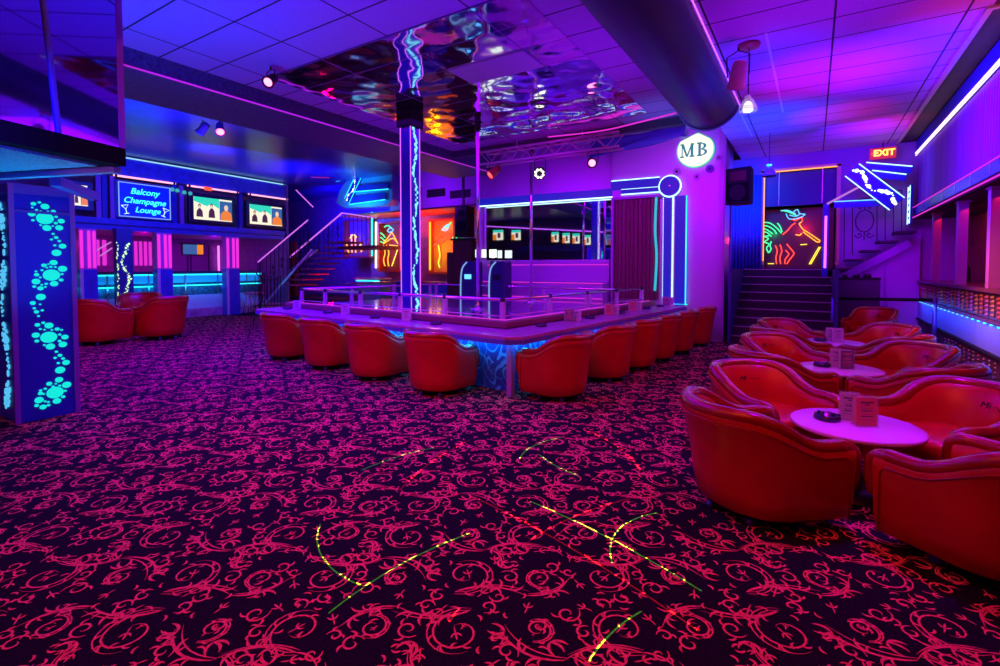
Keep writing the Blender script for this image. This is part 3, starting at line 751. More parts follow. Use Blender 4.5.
def place_chair(x, y, face, label, group=None, sc=1.0):
    rz = R(face)-PI/2
    if not used[0]:
        used[0] = True; chair0.location = (x, y, 0); chair0.rotation_euler = (0, 0, rz); chair0['label'] = label; chair0.scale = (sc, sc, .915)
        if group: chair0['group'] = group
        return chair0
    r = dup(chair0, (x, y, 0), rz, label); r.scale = (sc, sc, .915 if sc > 1 and sc < 1.1 else sc)
    if group: r['group'] = group
    elif 'group' in r: del r['group']
    return r
rowname = ['nearest', 'middle', 'farthest']
TZ = .505; TX = .28; TY = [4.42, 6.78, 9.1]
for i, ty in enumerate(TY):
    g = 'red club chairs around the round tables on the right'
    w = rowname[i]+' right hand table'
    place_chair(TX-.60, ty-.62, 40, 'red club chair on the near left of the '+w, g, 1.08)
    place_chair(TX+.60, ty-.66, 143, 'red club chair on the near right of the '+w, g, 1.08)
    place_chair(TX-.60, ty+.50, -38, 'red club chair on the far left of the '+w, g, 1.08)
    place_chair(TX+.62, ty+.50, 218, 'red club chair on the far right of the '+w, g, 1.08)
g = 'red club chairs along the front of the stage bar'
nm = ['rightmost', 'second from the right', 'second from the left', 'leftmost']
for i, x in enumerate((-1.18, -2.52, -3.78, -5.08)):
    p = Bf(x, -.14); place_chair(p.x, p.y, 90+BARA, 'red club chair at the front of the stage bar, '+nm[i]+' of four', g)
nm = ['nearest to the bar corner', 'second from the bar corner', 'third from the bar corner', 'fourth from the bar corner', 'fifth from the bar corner', 'farthest, beside the purple pier']
for i, y in enumerate((.66, 1.95, 2.95, 3.85, 4.85, 6.0)):
    p = Bf(.20, y); place_chair(p.x, p.y, 180+BARA, 'red club chair, right side of stage bar, '+nm[i], 'red club chairs along the right side of the stage bar')
g = 'red club chairs by the left pillar'
place_chair(-13.0, 4.35, 108, 'red club chair seen from behind just right of the blue bubble pillar', g, 1.18)
place_chair(-12.75, 5.5, 200, 'red club chair of the left trio, seen from behind on the right', g, 1.18)
place_chair(-14.5, 5.75, -25, 'red club chair of the left trio, facing the camera behind the others', g, 1.18)
for i, (x, y, f) in enumerate(((1.0, 12.3, 240),)):
    place_chair(x, y, f, ['dim red club chair behind the stanchion bar near the dark cabinet', 'dim red club chair behind the stanchion bar, near the purple wall'][i])
# round tables
table_m = mat('table_top_laminate', (.80, .55, .85), .25)
def round_table(x, y, z, label, grp, r=.41):
    root = thing('round_table', label, 'table', (x, y, 0), 0, grp)
    m = MB(); m.lathe([(0, z-.035), (r-.02, z-.035), (r, z-.025), (r, z-.006), (r-.008, z), (0, z)], 40); m.build('tabletop', table_m, root)
    m = MB(); m.lathe([(.05, 0.02), (.045, z-.05), (.14, z-.035)], 16); m.build('pedestal', mat('tan_pedestal', (.5, .2, .12), .5), root)
    m = MB(); m.lathe([(0, 0), (.26, 0), (.26, .012), (.06, .035), (0, .035)], 24); m.build('foot', black, root)
for i, ty in enumerate(TY): round_table(TX, ty, TZ, 'round pale table standing between four red club chairs, '+rowname[i]+' of the three on the right', 'round tables on the right')
paper_w = mat('white_card', (.75, .6, .75), .4); paper_r = mat('red_card', (.95, .07, .10), .4); paper_d = mat('dark_card', (.05, .03, .08), .4)
ink = mat('ink', (.03, .01, .02), .5)
def menu_holder(x, y, z, rz, label, grp, card=paper_r, h=.17, w=.11):
    root = thing('menu_holder', label, 'menu stand', (x, y, z), rz, grp)
    m = MB(); m.box(-w/2-.008, w/2+.008, -.030, -.026, 0, h+.01); m.box(-w/2-.008, w/2+.008, .026, .030, 0, h+.01); m.box(-w/2-.008, w/2+.008, -.045, .045, 0, .006); m.build('holder', mat('menu_acrylic', (.8, .7, .9), .05, alpha=.16, spec=.6), root)
    m = MB(); m.box(-w/2, w/2, -.024, -.020, .008, h); card_ = m.build('card', card, root)
    m = MB()
    dark = card is paper_d
    for k, (zz, ww, tt) in enumerate(((.84, .66, .05), (.76, .2, .045), (.62, .6, .012), (.55, .5, .035), (.44, .55, .012), (.36, .6, .035), (.24, .7, .01))):
        m.box(-w*ww/2, w*ww/2, -.0262, -.0245, h*zz-h*tt/2, h*zz+h*tt/2)
    m.build('printed_lines', paper_r if dark else ink, card_)
    m = MB(); m.box(-w/2, w/2, .020, .024, .008, h); m.build('back_card', paper_w, root)
    return root
def ashtray(x, y, z, label, grp, s=1):
    root = thing('ashtray', label, 'ashtray', (x, y, z), random.random()*3, grp)
    m = MB(); m.lathe([(0, 0), (.062*s, 0), (.070*s, .006), (.064*s, .032*s), (.054*s, .032*s), (.046*s, .012), (0, .010)], 16)
    for k in range(3): a = k*2.09; m.box(.058*s*math.cos(a)-.008, .058*s*math.cos(a)+.008, .058*s*math.sin(a)-.008, .058*s*math.sin(a)+.008, .030*s, .038*s)
    m.build('bowl', mat('blue_black_plastic', (.015, .015, .05), .2, coat=.5), root); return root
for i, ty in enumerate(TY):
    menu_holder(TX+.055, ty-.03, TZ, R(24), 'menu card stand with a '+['red', 'dark pictured', 'pale'][i]+' card on the '+rowname[i]+' round table', 'menu stands on the round tables', [paper_r, paper_d, paper_w][i], .21, .135)
    menu_holder(TX-.03, ty+.09, TZ, R(2), 'pale menu card stand behind the other stand on the '+rowname[i]+' round table', 'menu stands on the round tables', paper_w, .20, .12)
    ashtray(TX-.17, ty+.0, TZ, 'round black ashtray on the '+rowname[i]+' round table', 'ashtrays on the round tables', 1.3)
# ------------------------------------------------------------------ stage bar
BL, BRL = 6.6, 6.45          # front and side lengths
bl = Bf(0, 0)
root = thing('stage_bar', 'long L shaped purple topped bar with blue glowing panels around the dance stage', 'bar counter', (BARO[0], BARO[1], 0), BR)
m = MB(); ch = .16
m.prism([(-BL, 0), (-ch, 0), (0, ch), (0, BRL-.28), (-.595, BRL-.28), (-.595, .595), (-BL, .595)], .755, .80); m.build('counter_top', bar_lam, root, bevel=.008)
m = MB(); m.prism([(-BL-.004, -.006), (-ch, -.006), (.006, ch), (.006, BRL-.28), (-.03, BRL-.28), (-.03, ch+.02), (-ch-.02, .03), (-BL-.004, .03)], .70, .757); m.build('edge_band', bar_edge, root)
sw = swirl_mat('blue_swirl_laminate', (.010, .04, .30), (.05, .28, .75))
m = MB(); m.box(-BL+.2, -.28, .27, .33, .06, .755); m.build('front_panel', sw, root)
m = MB(); m.box(-.33, -.27, .33, BRL-.4, .06, .755); m.build('side_panel', sw, root)
m = MB(); m.box(-BL+.2, -BL+.26, .33, .9, .06, .755); m.build('end_panel', sw, root)
m = MB(); m.box(-.315, -.24, .24, .315, 0, .755); m.build('corner_post', purple_trim, root)
for k in range(1, 6):
    m = MB(); m.box(-.30-1.2*k, -.27-1.2*k, .255, .27, .06, .755) if k < 5 else None; 
    if k < 5: m.build('panel_joint', purple_trim, root)
    m = MB(); m.box(-.27, -.255, .3+1.1*k, .33+1.1*k, .06, .755); m.build('panel_joint', purple_trim, root)
m = MB(); m.box(-BL+.2, -.27, .25, .30, 0, .06); m.box(-.30, -.25, .30, BRL-.4, 0, .06); m.build('kick_plate', chrome, root)
m = MB(); m.tube([(-BL+.25, .23, .735), (-.28, .23, .735)], .010, 6); m.tube([(-.23, .30, .735), (-.23, BRL-.45, .735)], .010, 6); m.build('under_counter_strip', em('under_glow', (.02, .72, 1), 5), root, label='cyan light strip under the counter edge')
# stage
root = thing('dance_stage', 'raised glossy violet stage deck with a padded dark red rim inside the bar', 'stage', (BARO[0], BARO[1], 0), BR)
dk1 = inv(BARO, BARA, Sf(-.9, -.60)); dk2 = inv(BARO, BARA, Sf(-6.6, -.60))
def dky(x): return dk1.y+(dk2.y-dk1.y)*(x-dk1.x)/(dk2.x-dk1.x)
m = MB(); m.prism([(-BL+.1, .745), (-.725, .745), (-.725, dky(-.66)), (-BL+.1, dky(-BL+.1))], .0, .845); m.build('deck', deck_m, root)
m = MB(); m.prism([(-BL, .60), (-.60, .60), (-.60, dky(-.6)), (-.72, dky(-.72)), (-.72, .74), (-BL, .74)], .80, .90); m.build('padded_rim', dark_wood, root, bevel=.02)
m = MB(); m.tube([(-BL, .745, .902), (-.745, .745, .902), (-.745, dky(-.7), .902)], .008, 6); m.build('rim_light_strip', n_pinkdim, root)
# rail around the stage
root = thing('stage_rail', 'low metal rail on pale acrylic posts around the dance stage', 'railing', (BARO[0], BARO[1], 0), BR)
RI = .92; RT = 1.17
m = MB(); m.tube([(-BL+.15, RI, RT), (-RI, RI, RT), (-RI, BRL-.4, RT)], .026, 10); m.build('front_rail', chrome, root)
m = MB(); m.tube([(-BL+.15, RI, RT), (-BL+.15, 4.9, RT), (-RI, 4.9, RT)], .026, 10); m.build('back_rail', mat('violet_metal', (.6, .4, .8), .2, metal=.8), root)
posts = [(-BL+.15, RI), (-5.55, RI), (-4.35, RI), (-3.2, RI), (-2.1, RI), (-RI, RI)]+[(-RI, RI+1.25*k) for k in range(1, 5)]
for x, y in posts:
    m = MB(); m.box(x-.035, x+.035, y-.03, y+.03, .845, RT-.02); m.build('post', acrylic, root, bevel=.006)
    m = MB(); m.lathe([(0, -.035), (.035, -.03), (.042, 0), (.035, .03), (0, .035)], 10, (x, y, RT)); m.build('post_collar', black, root)
for x, y in [(-BL+.15, RI+1.25*k) for k in range(1, 4)]+[(-BL+.15+1.2*k, 4.9) for k in range(0, 5)]:
    m = MB(); m.box(x-.03, x+.03, y-.03, y+.03, .845, RT-.02); m.build('post', acrylic, root)
m = MB(); m.tube([(-BL+.15, RI, .93), (-RI, RI, .93), (-RI, BRL-.4, .93)], .010, 6); m.build('lower_rail', mat('pink_metal', (.8, .4, .7), .3, metal=.4), root)
# back railing behind (left wing seen over the front rail)
root = thing('back_railing', 'second low purple rail with posts behind the stage in front of the neon niches', 'railing', Bf(-6.9, 7.2), BR)
m = MB(); m.tube([(-3.4, 0, 1.12), (5.2, 0, 1.12)], .03, 8); m.tube([(-3.4, 0, 1.12), (-3.4, -2.6, 1.12)], .03, 8); m.build('top_rail', mat('violet_metal', (0, 0, 0)), root)
for k in range(8):
    m = MB(); m.box(-3.4+1.22*k-.035, -3.4+1.22*k+.035, -.03, .03, 0, 1.10); m.build('post', mat('violet_post', (.5, .3, .6), .3), root)
# poles
for i, (px, py) in enumerate(((478, 309), (531, 302))):
    p = at_z(px, py, .845)
    root = thing('dance_pole', ['tall chrome pole on the stage, the left one nearer the bubble light column', 'tall chrome pole on the stage, the right one below the truss'][i], 'pole', p, 0, 'chrome dance poles')
    m = MB(); m.tube([(0, 0, 0), (0, 0, CZ-.845-.012)], .033, 12); m.build('shaft', chrome, root)
    m = MB(); m.lathe([(0, 0), (.15, 0), (.15, .012), (.06, .03), (.045, .07), (0, .07)], 20); m.build('base_flange', chrome, root)
    m = MB(); m.lathe([(.045, -.16), (.06, -.13), (.06, -.012), (.10, 0), (0, 0)], 16, (0, 0, CZ-.845-.012)); m.build('ceiling_collar', black, root)
# bubble light column
cp = Vector((-6.05, 6.6, .845))
root = thing('light_column', 'square blue column with shining white bubble strip rising from the stage to the mirror ceiling', 'column', cp, 0)
cz = CZ-.845-.012
m = MB(); m.box(-.115, .115, -.115, .115, 0, cz); m.build('shaft', mat('column_blue', (.05, .05, .5), .2, coat=.4), root, bevel=.01)
m = MB(); rnd = random.Random(5)
k = 0; z = .05
while z < cz-.3:
    x = -.0+.040*math.sin(z*7)+rnd.uniform(-.03, .03); r = rnd.choice((.018, .026, .036))
    m.disc((.118, x, z), r*.9, r*1.1, (0, 1, 0), (0, 0, 1), .008, 8); z += .046
m.build('bubble_lights', em('bubble_cyan', (.22, .85, 1), 1.15), root)
m = MB()
for x, y in ((-.118, -.118), (.118, -.118), (.118, .118)): m.tube([(x, y, 0), (x, y, cz)], .008, 6)
m.build('corner_trim', n_violet, root)
m = MB(); m.box(-.17, .17, -.17, .17, cz-.30, cz); m.build('collar', matte_black, root, bevel=.02)
# things on the bar top
def bt(x, y): p = Bf(x, y); return p.x, p.y
i = 0
names = ['nearest the bar corner', 'second from the bar corner', 'third from the bar corner']
for i, x in enumerate((-2.45, -4.1, -5.75)):
    menu_holder(*bt(x, .42), .80, R(BARA+25), 'pale menu stand on the front counter, '+names[i], 'menu stands on the bar', paper_w, .18, .14)
for i, x in enumerate((-1.75, -3.2, -4.6, -6.05)):
    ashtray(*bt(x, .38), .80, 'dark ashtray on the front counter of the stage bar, '+['first', 'second', 'third', 'fourth'][i]+' left of the corner', 'ashtrays on the bar', 1.25)
for i, (y, cd) in enumerate(((1.95, paper_d), (3.3, paper_r), (4.3, paper_r), (6.05, paper_d))):
    menu_holder(*bt(-.42, y), .80, R(BARA+38), ['dark', 'red', 'orange red', 'black'][i]+' menu card stand on the right bar counter, '+['nearest the corner', 'second from the corner', 'third from the corner', 'at the far end'][i], 'menu stands on the bar', cd, .19, .13)
    menu_holder(*bt(-.34, y+.12), .80, R(BARA+10), 'pale menu stand beside the '+['dark', 'red', 'orange', 'black'][i]+' one on the right bar counter', 'menu stands on the bar', paper_w, .17, .11)
for i, y in enumerate((1.15, 2.6, 3.75, 4.95, 5.7)):
    ashtray(*bt(-.40, y), .80, 'dark ashtray on the right counter of the stage bar, '+['first', 'second', 'third', 'fourth', 'fifth'][i]+' from the corner', 'ashtrays on the bar', 1.2)
# truss
ty0 = 9.2
A = at_y(480, 152, ty0); B = at_y(619, 132, ty0); zT = (A.z+B.z)/2; hT = .27
root = thing('lighting_truss', 'horizontal magenta metal box truss hung beneath the ceiling over the stage back', 'truss', ((A.x+B.x)/2, ty0, zT-hT))
hl = (B.x-A.x)/2
for yy, zz in ((0, hT), (.27, hT), (0, 0), (.27, 0)):
    m = MB(); m.tube([(-hl, yy, zz), (hl, yy, zz)], .027, 8); m.build('chord', mat('truss_paint', (.75, .35, .7), .35, metal=.3), root)
m = MB(); n = 12
for k in range(n):
    x0 = -hl+2*hl*k/n; x1 = x0+2*hl/n
    for yy in (0, .27): m.tube([(x0, yy, 0 if k % 2 else hT), (x1, yy, hT if k % 2 else 0)], .011, 5)
    m.tube([(x0, 0, hT), (x1, .27, hT)], .009, 5)
m.build('web_bracing', mat('truss_paint', (0, 0, 0)), root)
for x in (-hl*.45, hl*.5):
    m = MB(); m.tube([(x, .13, hT), (x, .13, CZ-zT+hT)], .016, 6); m.build('hanger', mat('truss_paint', (0, 0, 0)), root)
# par lights
def par_light(p, aim, label, cat='stage light', led=None, body=black, s=1, hang=.14):
    p = Vector(p); root = thing('stage_light', label, cat, p)
    d = Vector(aim).normalized(); q = Vector((0, 0, -1)).rotation_difference(d).to_matrix().to_4x4()
    m = MB(); m.M = q; m.lathe([(0, .13*s), (.05*s, .12*s), (.062*s, .08*s), (.07*s, -.07*s), (.085*s, -.10*s), (.078*s, -.10*s), (.06*s, -.06*s), (0, -.05*s)], 16); m.build('can', body, root)
    m = MB(); m.M = q
    if led == 'petals':
        for k in range(8): a = 2*PI*k/8; m.disc((.055*s*math.cos(a), .055*s*math.sin(a), -.098*s), .017*s, .017*s, (1, 0, 0), (0, 1, 0), .006, 10)
        m.build('lamps', n_white, root)
    elif led is not None: m.disc((0, 0, -.088*s), .055*s, .055*s, (1, 0, 0), (0, 1, 0), .006, 16); m.build('lens', led, root)
    m = MB(); m.tube([(.085*s, 0, 0), (.09*s, 0, hang*.8), (0, 0, hang), (-.09*s, 0, hang*.8), (-.085*s, 0, 0)], .008, 5); m.tube([(0, 0, hang), (0, 0, hang+.04)], .012, 5); m.build('yoke', black, root)
    return root
em_red = em('red_lens', (1, .05, .05), 4); em_pink = em('pink_lens', (1, .15, .45), 5); em_white = em('white_lens', (.6, .9, 1), 6)
par_light(at_y(540, 172, 9.3), (.35, -.85, -.4), 'round stage light with a ring of white lamps under the truss beside the right pole', led='petals', s=1.5, hang=.30)
par_light(at_y(494, 172, 9.3), (-.4, -.6, -.6), 'red bodied stage light under the left end of the truss', led=em_red, body=mat('red_can', (.5, .03, .05), .4), s=1.4, hang=.2)
par_light(at_y(593, 163, 9.3), (.2, -.95, -.2), 'small stage light glowing pink under the right end of the truss', led=em_pink, s=1.2, hang=.26)
p = at_z(271, 80, CZ-.2); par_light(p, (.3, -.7, -.6), 'small black spotlight at the left corner of the mirror ceiling', led=em_pink, s=1)
for i, px in enumerate((203, 220)):
    p = at_y(px, 129, 5.4); par_light(p, ((-.6, .6)[i], -.3, -.7), ['left', 'right'][i]+' spotlight of the pair hanging beyond the left ceiling beam', led=em_pink, body=mat('pinkish_can', (.5, .3, .4), .4), s=1.2)
# pendants
root = thing('pendant_lamp', 'white glowing bulb pendant hanging on a cord right of the ceiling duct', 'lamp', (-.72, 6.9, 3.62))
m = MB(); m.lathe([(.02, .16), (.035, .14), (.10, .02), (.115, -.04), (.105, -.04), (.09, .02)], 20); m.build('shade', mat('glass_shade', (.5, .6, .8), .1, alpha=.5), root)
m = MB(); m.lathe([(0, -.055), (.05, -.04), (.065, .0), (.045, .05), (.02, .08), (0, .08)], 16); m.build('bulb', n_white, root)
m = MB(); m.tube([(0, 0, .16), (0, 0, CZ-3.62)], .006, 6); m.build('cord', black, root)
m = MB(); m.lathe([(0, 0), (.13, -.01), (.12, -.04), (.03, -.05), (0, -.05)], 20, (0, 0, CZ-3.62)); m.build('canopy', mat('red_canopy', (.4, .08, .08), .4), root)
p = at_z(738, 76, 3.95); par_light(p, (-.2, .5, -.8), 'pinkish spotlight with a red lamp near the glowing pendant bulb', led=em_red, body=mat('pinkish_can', (0, 0, 0)), s=1.4, hang=.3)
root = thing('pendant_lamp', 'dim blue glass pendant hanging in front of the stair doorway', 'lamp', (-.80, 11.6, 3.55))
m = MB(); m.lathe([(.02, .16), (.04, .14), (.13, .02), (.15, -.04), (.14, -.04), (.11, .02)], 20); m.build('shade', mat('blue_shade', (.1, .25, .7), .2), root)
m = MB(); m.tube([(0, 0, .16), (0, 0, CZ-3.55)], .006, 6); m.build('cord', black, root)
m = MB(); m.disc((0, 0, .19), .05, .05, (1, 0, 0), (0, 1, 0), .02, 14); m.build('cap', n_cyan, root)
# pink conduit lines on right ceiling
for i, (a, b, mt_) in enumerate((((766, 33), (783, 112), n_violet), ((738, 108), (752, 136), n_ice))):
    A = at_z(*a, CZ-.01); B = at_z(*b, CZ-.01)
    m = MB(); m.bar(A, B, .03, .012); tag(m.build('ceiling_batten', mat('pale_batten', (.8, .65, .9), .4)), ['pale metal batten on the right ceiling beside the pendant cord', 'short pale metal batten on the ceiling near the pier'][i], 'batten')
# ------------------------------------------------------------------ stage back wall and purple pier (frame S)
def sroot(name, label, cat, x, z, y=0, group=None):
    return thing(name, label, cat, Sf(x, y, z), SR, group)
XL = -6.25                                             # left end of the stage wall
xj = spx(612, 250)[0]                                  # left side of the pier
m = MB(); m.box(xj, -.02, 0, .3, 0, 4.75); m.box(-.12, 0, 0, 2.35, 0, 4.75)
m.m = 1; m.box(-1.05, .0, -.02, 0, 0, .62)
struct(m.build('wall_pier', [perf, corr], loc=Sf(0, 0), rz=SR))
m = MB(); m.box(-.015, .02, -.03, .02, 0, 4.6); struct(m.build('trim_9', purple_trim, loc=Sf(0, 0), rz=SR))
# stage wall with mirror recess
zb = 1.84; zt_ = 3.35
m = MB(); m.box(XL, xj, .2, .32, zt_, 4.75); m.box(XL, xj, .2, .32, 0, zb); m.box(XL-.1, XL, .0, 3.3, 0, 4.75); m.box(XL, xj, .9, 1.0, zb, zt_)
struct(m.build('wall_stage', perf, loc=Sf(0, 0), rz=SR))
m = MB(); m.box(XL+.03, xj-.03, .19, .20, zb, zt_)
tag(m.build('wall_mirror', mat('wall_mirror', (.75, .75, .9), .02, metal=1), loc=Sf(0, 0), rz=SR), 'long wall mirror behind the stage reflecting the lit television screens', 'mirror')
root = sroot('neon_beam', 'deep blue beam with a white green light strip above the stage mirror', 'beam', (XL+xj)/2, 3.35)
hw = (xj-XL)/2
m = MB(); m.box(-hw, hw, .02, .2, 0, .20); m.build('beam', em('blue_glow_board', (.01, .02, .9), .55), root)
m = MB(); m.tube([(-hw, .01, -.01), (hw, .01, -.01)], .018, 6); m.build('strip_light', em('pale_green_strip', (.6, 1, .85), 1.8), root)
# padded bench ledges below mirror
root = sroot('stage_bench', 'long violet padded bench with pink light lines under the stage mirror', 'bench', (XL+xj)/2, .845)
m = MB(); m.box(-hw+.3, hw-.05, -.55, .18, -.845, .42); m.build('seat_base', mat('violet_pad', (.45, .22, .6), .35, bump=.05), root, bevel=.03)
m = MB(); m.box(-hw+.3, hw-.05, -.05, .18, .42, .98); m.build('back_pad', mat('violet_pad', (0, 0, 0)), root, bevel=.02)
m = MB()
for y, z in ((-.56, .42), (-.06, .86), (-.56, .05)): m.tube([(-hw+.3, y, z), (hw-.05, y, z)], .011, 6)
m.build('light_lines', n_pinkdim, root)
# strip curtain doorway on the pier
xa, xb = spx(613, 250)[0], spx(662, 250)[0]; zd = 3.25
root = sroot('strip_curtain', 'maroon ribbed strip curtain hanging in the doorway of the purple pier', 'curtain', (xa+xb)/2, 0)
hw2 = (xb-xa)/2
m = MB(); m.grid([[Vector((-hw2+.05+(2*hw2-.1)*k/96, -.06+.018*math.sin(k*1.25), z)) for k in range(97)] for z in (.9, zd)]); m.build('strips', curtain_m, root)
m = MB(); m.box(-hw2-.02, -hw2+.04, -.12, 0, .2, zd+.05); m.box(-hw2, hw2, -.12, 0, zd, zd+.06); m.build('door_frame', purple_trim, root)
m = MB(); m.tube(smooth([(hw2-.12, -.10, zd), (hw2-.14, -.10, 2.5), (hw2-.10, -.10, 1.9), (hw2-.13, -.10, 1.1)], 6), .03, 6); m.build('hanging_light', em('teal_tube', (.03, .55, .75), .9), root, label='teal glowing strip')
# blue light column + disc + bars
xc0, xc1 = spx(664, 260)[0], spx(686, 260)[0]; xm = (xc0+xc1)/2; hw3 = (xc1-xc0)/2
root = sroot('light_pilaster', 'upright blue panel with icy dots under a bright disc on the purple pier', 'light panel', xm, .80)
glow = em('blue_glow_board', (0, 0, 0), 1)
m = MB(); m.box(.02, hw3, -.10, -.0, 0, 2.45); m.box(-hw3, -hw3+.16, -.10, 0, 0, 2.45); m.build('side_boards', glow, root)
m = MB(); m.box(-hw3+.17, .0, -.06, 0, 0, 2.45); m.build('middle_board', mat('magenta_panel', (.6, .2, .6), .4), root)
m = MB()
for k in range(46): m.disc((-hw3+.20, -.075, .03+.053*k), .022, .022, (1, 0, 0), (0, 0, 1), .02, 8)
for k in range(46): m.disc((-hw3-.01, -.075, .03+.053*k), .010, .018, (1, 0, 0), (0, 0, 1), .02, 6)
m.build('dot_lights', n_ice, root)
m = MB(); m.tube([(hw3+.01, -.09, 0), (hw3+.01, -.09, 2.45)], .012, 6); m.tube([(-hw3, -.09, .01), (hw3+.05, -.09, .01)], .012, 6); m.build('edge_light', n_cyan, root)
dc = spx(671, 187); 
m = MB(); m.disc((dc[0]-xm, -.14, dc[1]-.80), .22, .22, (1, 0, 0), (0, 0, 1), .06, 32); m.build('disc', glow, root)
m = MB(); c_ = (dc[0]-xm, dc[1]-.80); m.tube([(c_[0]+.235*math.cos(a), -.13, c_[1]+.235*math.sin(a)) for a in [2*PI*k/32 for k in range(32)]], .020, 6, closed=True); m.build('disc_ring', n_ice, root)
m = MB(); m.lathe([(0, 0), (.02, 0), (0, .02)], 8, (c_[0], -.17, c_[1])); m.build('disc_stud', n_pink, root)
for i, (pa_, pb_, h) in enumerate((((612, 186), (660, 183), .20), ((622, 192), (661, 190), .10))):
    a = spx(*pa_); b = spx(*pb_)
    root = sroot('light_bar', ['wide upper', 'narrow lower'][i]+' horizontal blue bar with glowing edges left of the bright disc', 'light panel', (a[0]+b[0])/2, (a[1]+b[1])/2)
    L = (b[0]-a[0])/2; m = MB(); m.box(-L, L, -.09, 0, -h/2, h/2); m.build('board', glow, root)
    m = MB(); m.tube([(-L, -.07, h/2+.012), (L, -.07, h/2+.012)], .016, 6)
    if i: m.tube([(-L, -.07, -h/2-.012), (L, -.07, -h/2-.012)], .016, 6)
    m.build('edge_light', n_ice, root)
# MB sign
c = spx(696, 151)
root = sroot('round_sign', 'round glowing cream sign with green letters MB on the purple pier', 'sign', c[0], c[1], -.05)
r_ = .37; poly = []
for k in range(40):
    a = 2*PI*k/40; x, z = r_*math.cos(a), r_*math.sin(a)*.97
    lim = .36+.0-abs(x-.05)*(.42 if x < .05 else .62); poly.append((x, min(z, lim)))
m = MB(); m.xprism(poly, -.08, 0); m.build('face', em('cream_face', (1, 1, .78), 1.15), root)
m = MB(); m.xprism([(x*1.06, z*1.06) for x, z in poly], -.055, .01); m.build('glowing_rim', em('green_rim', (.1, .85, .45), .9), root)
m = MB(); m.M = Matrix.Diagonal((1.22, 1, 1.28, 1))
def serif(mb, x, z, w): mb.box(x-w/2, x+w/2, -.095, -.075, z-.012, z+.012)
# M
mx, h0, h1 = -.135, -.105, .105
m.box(mx-.095, mx-.078, -.095, -.075, h0, h1); m.box(mx+.062, mx+.104, -.095, -.075, h0, h1)
m.xprism([(mx-.098, h1), (mx-.055, h1), (mx+.012, h0), (mx-.018, h0)], -.095, -.075); m.xprism([(mx+.068, h1), (mx+.09, h1), (mx+.012, h0), (mx-.014, h0)], -.096, -.076)
for x, z, w in ((mx-.088, h0, .07), (mx+.083, h0, .085), (mx-.088, h1, .06), (mx+.088, h1, .06)): serif(m, x, z, w)
# B
bx = .085; m.box(bx-.03, bx+.012, -.095, -.075, h0, h1); serif(m, bx-.012, h0, .085); serif(m, bx-.012, h1, .085)
for zc, rz_, rx_ in ((.052, .053, .085), (-.052, .058, .10)):
    n = 14; o_ = []; i_ = []
    for k in range(n+1):
        a = PI/2-PI*k/n; o_.append(Vector((bx+.02+rx_*math.cos(a), -.095, zc+rz_*math.sin(a)))); i_.append(Vector((bx+.02+(rx_-.045)*math.cos(a), -.095, zc+(rz_-.018)*math.sin(a))))
    m.grid([i_, o_], smooth=False)
m.build('letters', mat('green_letters', (.0, .22, .18), .4, emit=(0, .3, .2), es=.6), root)
# little round speakers on the pier
for i, (px, py, rr, mt_) in enumerate(((710, 169, .085, blue_deep), (697, 177, .07, purple_trim), (677, 172, .09, purple_trim), (719, 158, .06, purple_trim))):
    x, z = spx(px, py); root = sroot('wall_medallion', ['dark blue round', 'small violet round', 'larger violet round', 'tiny violet round'][i]+' medallion on the purple pier below the round sign', 'medallion', x, z)
    m = MB(); m.disc((0, -.02, 0), rr, rr, (1, 0, 0), (0, 0, 1), .04, 20); m.build('plate', mt_, root)
    m = MB(); m.disc((0, -.05, 0), rr*.3, rr*.3, (1, 0, 0), (0, 0, 1), .02, 12); m.build('centre', matte_black, root)
m = MB(); m.box(-16, 4, -7.1, -7, 0, 4.9); struct(m.build('wall_front', mat('front_wall', (.14, .06, .26), .6, vary=.2)))
def mirrored(px, py, Yp=-6.9):
    n = Vector((-math.sin(SR), math.cos(SR), 0)); P0 = Sf(0, .19); a = ray(px, py); t = (P0-Vector((0, 0, P0.z))).dot(n)/a.dot(n)
    h = Vector((a.x*t, a.y*t, CH+a.z*t)); r = a-2*a.dot(n)*n; k = (Yp-h.y)/r.y; return h+r*k
for i, (px, py, w) in enumerate(((498, 235, 10), (516, 235, 9), (555, 237, 7), (566, 238, 7), (576, 238.5, 7), (587, 240, 7), (595, 241, 6))):
    a = mirrored(px, py); hx = (mirrored(px-w/2, py)-mirrored(px+w/2, py)).length/2; hz = abs(mirrored(px, py-5).z-mirrored(px, py+5).z)/2
    root = thing('television', 'lit television on the wall behind the camera, %s from the left in the stage mirror' % ['first', 'second', 'third', 'fourth', 'fifth', 'sixth', 'seventh'][i], 'television', (a.x, -6.98, a.z-hz), PI, 'televisions seen in the stage mirror')
    m = MB(); m.box(-hx-.1, hx+.1, -.06, 0, -.1, 2*hz+.1); b_ = m.build('bezel', mat('tv_black', (.015, .012, .05), .25), root)
    m = MB(); m.m = 0; m.box(-hx, hx, -.08, -.06, 0, 2*hz); m.m = 1; m.box(-hx, hx, -.085, -.08, hz*1.5, 2*hz); m.m = 2; m.box(-hx*.5, hx*.1, -.09, -.085, hz*.4, hz*1.4); m.m = 3; m.box(hx*.3, hx, -.09, -.085, 0, hz*1.1)
    m.build('screen', [em('screen_cream', (1, .95, .70), 1.0), em('screen_teal', (.03, .75, .55), .95), em('screen_dark', (.12, .03, .08), .5), em('screen_orange', (1, .25, .02), .9)], b_)
a = mirrored(482, 226); b = mirrored(603, 232); m = MB(); m.tube([(a.x, -6.95, a.z), (b.x, -6.95, b.z)], .03, 6); tag(m.build('neon_tube', n_violet), 'violet neon line over the televisions behind the camera, seen in the stage mirror', 'neon tube')
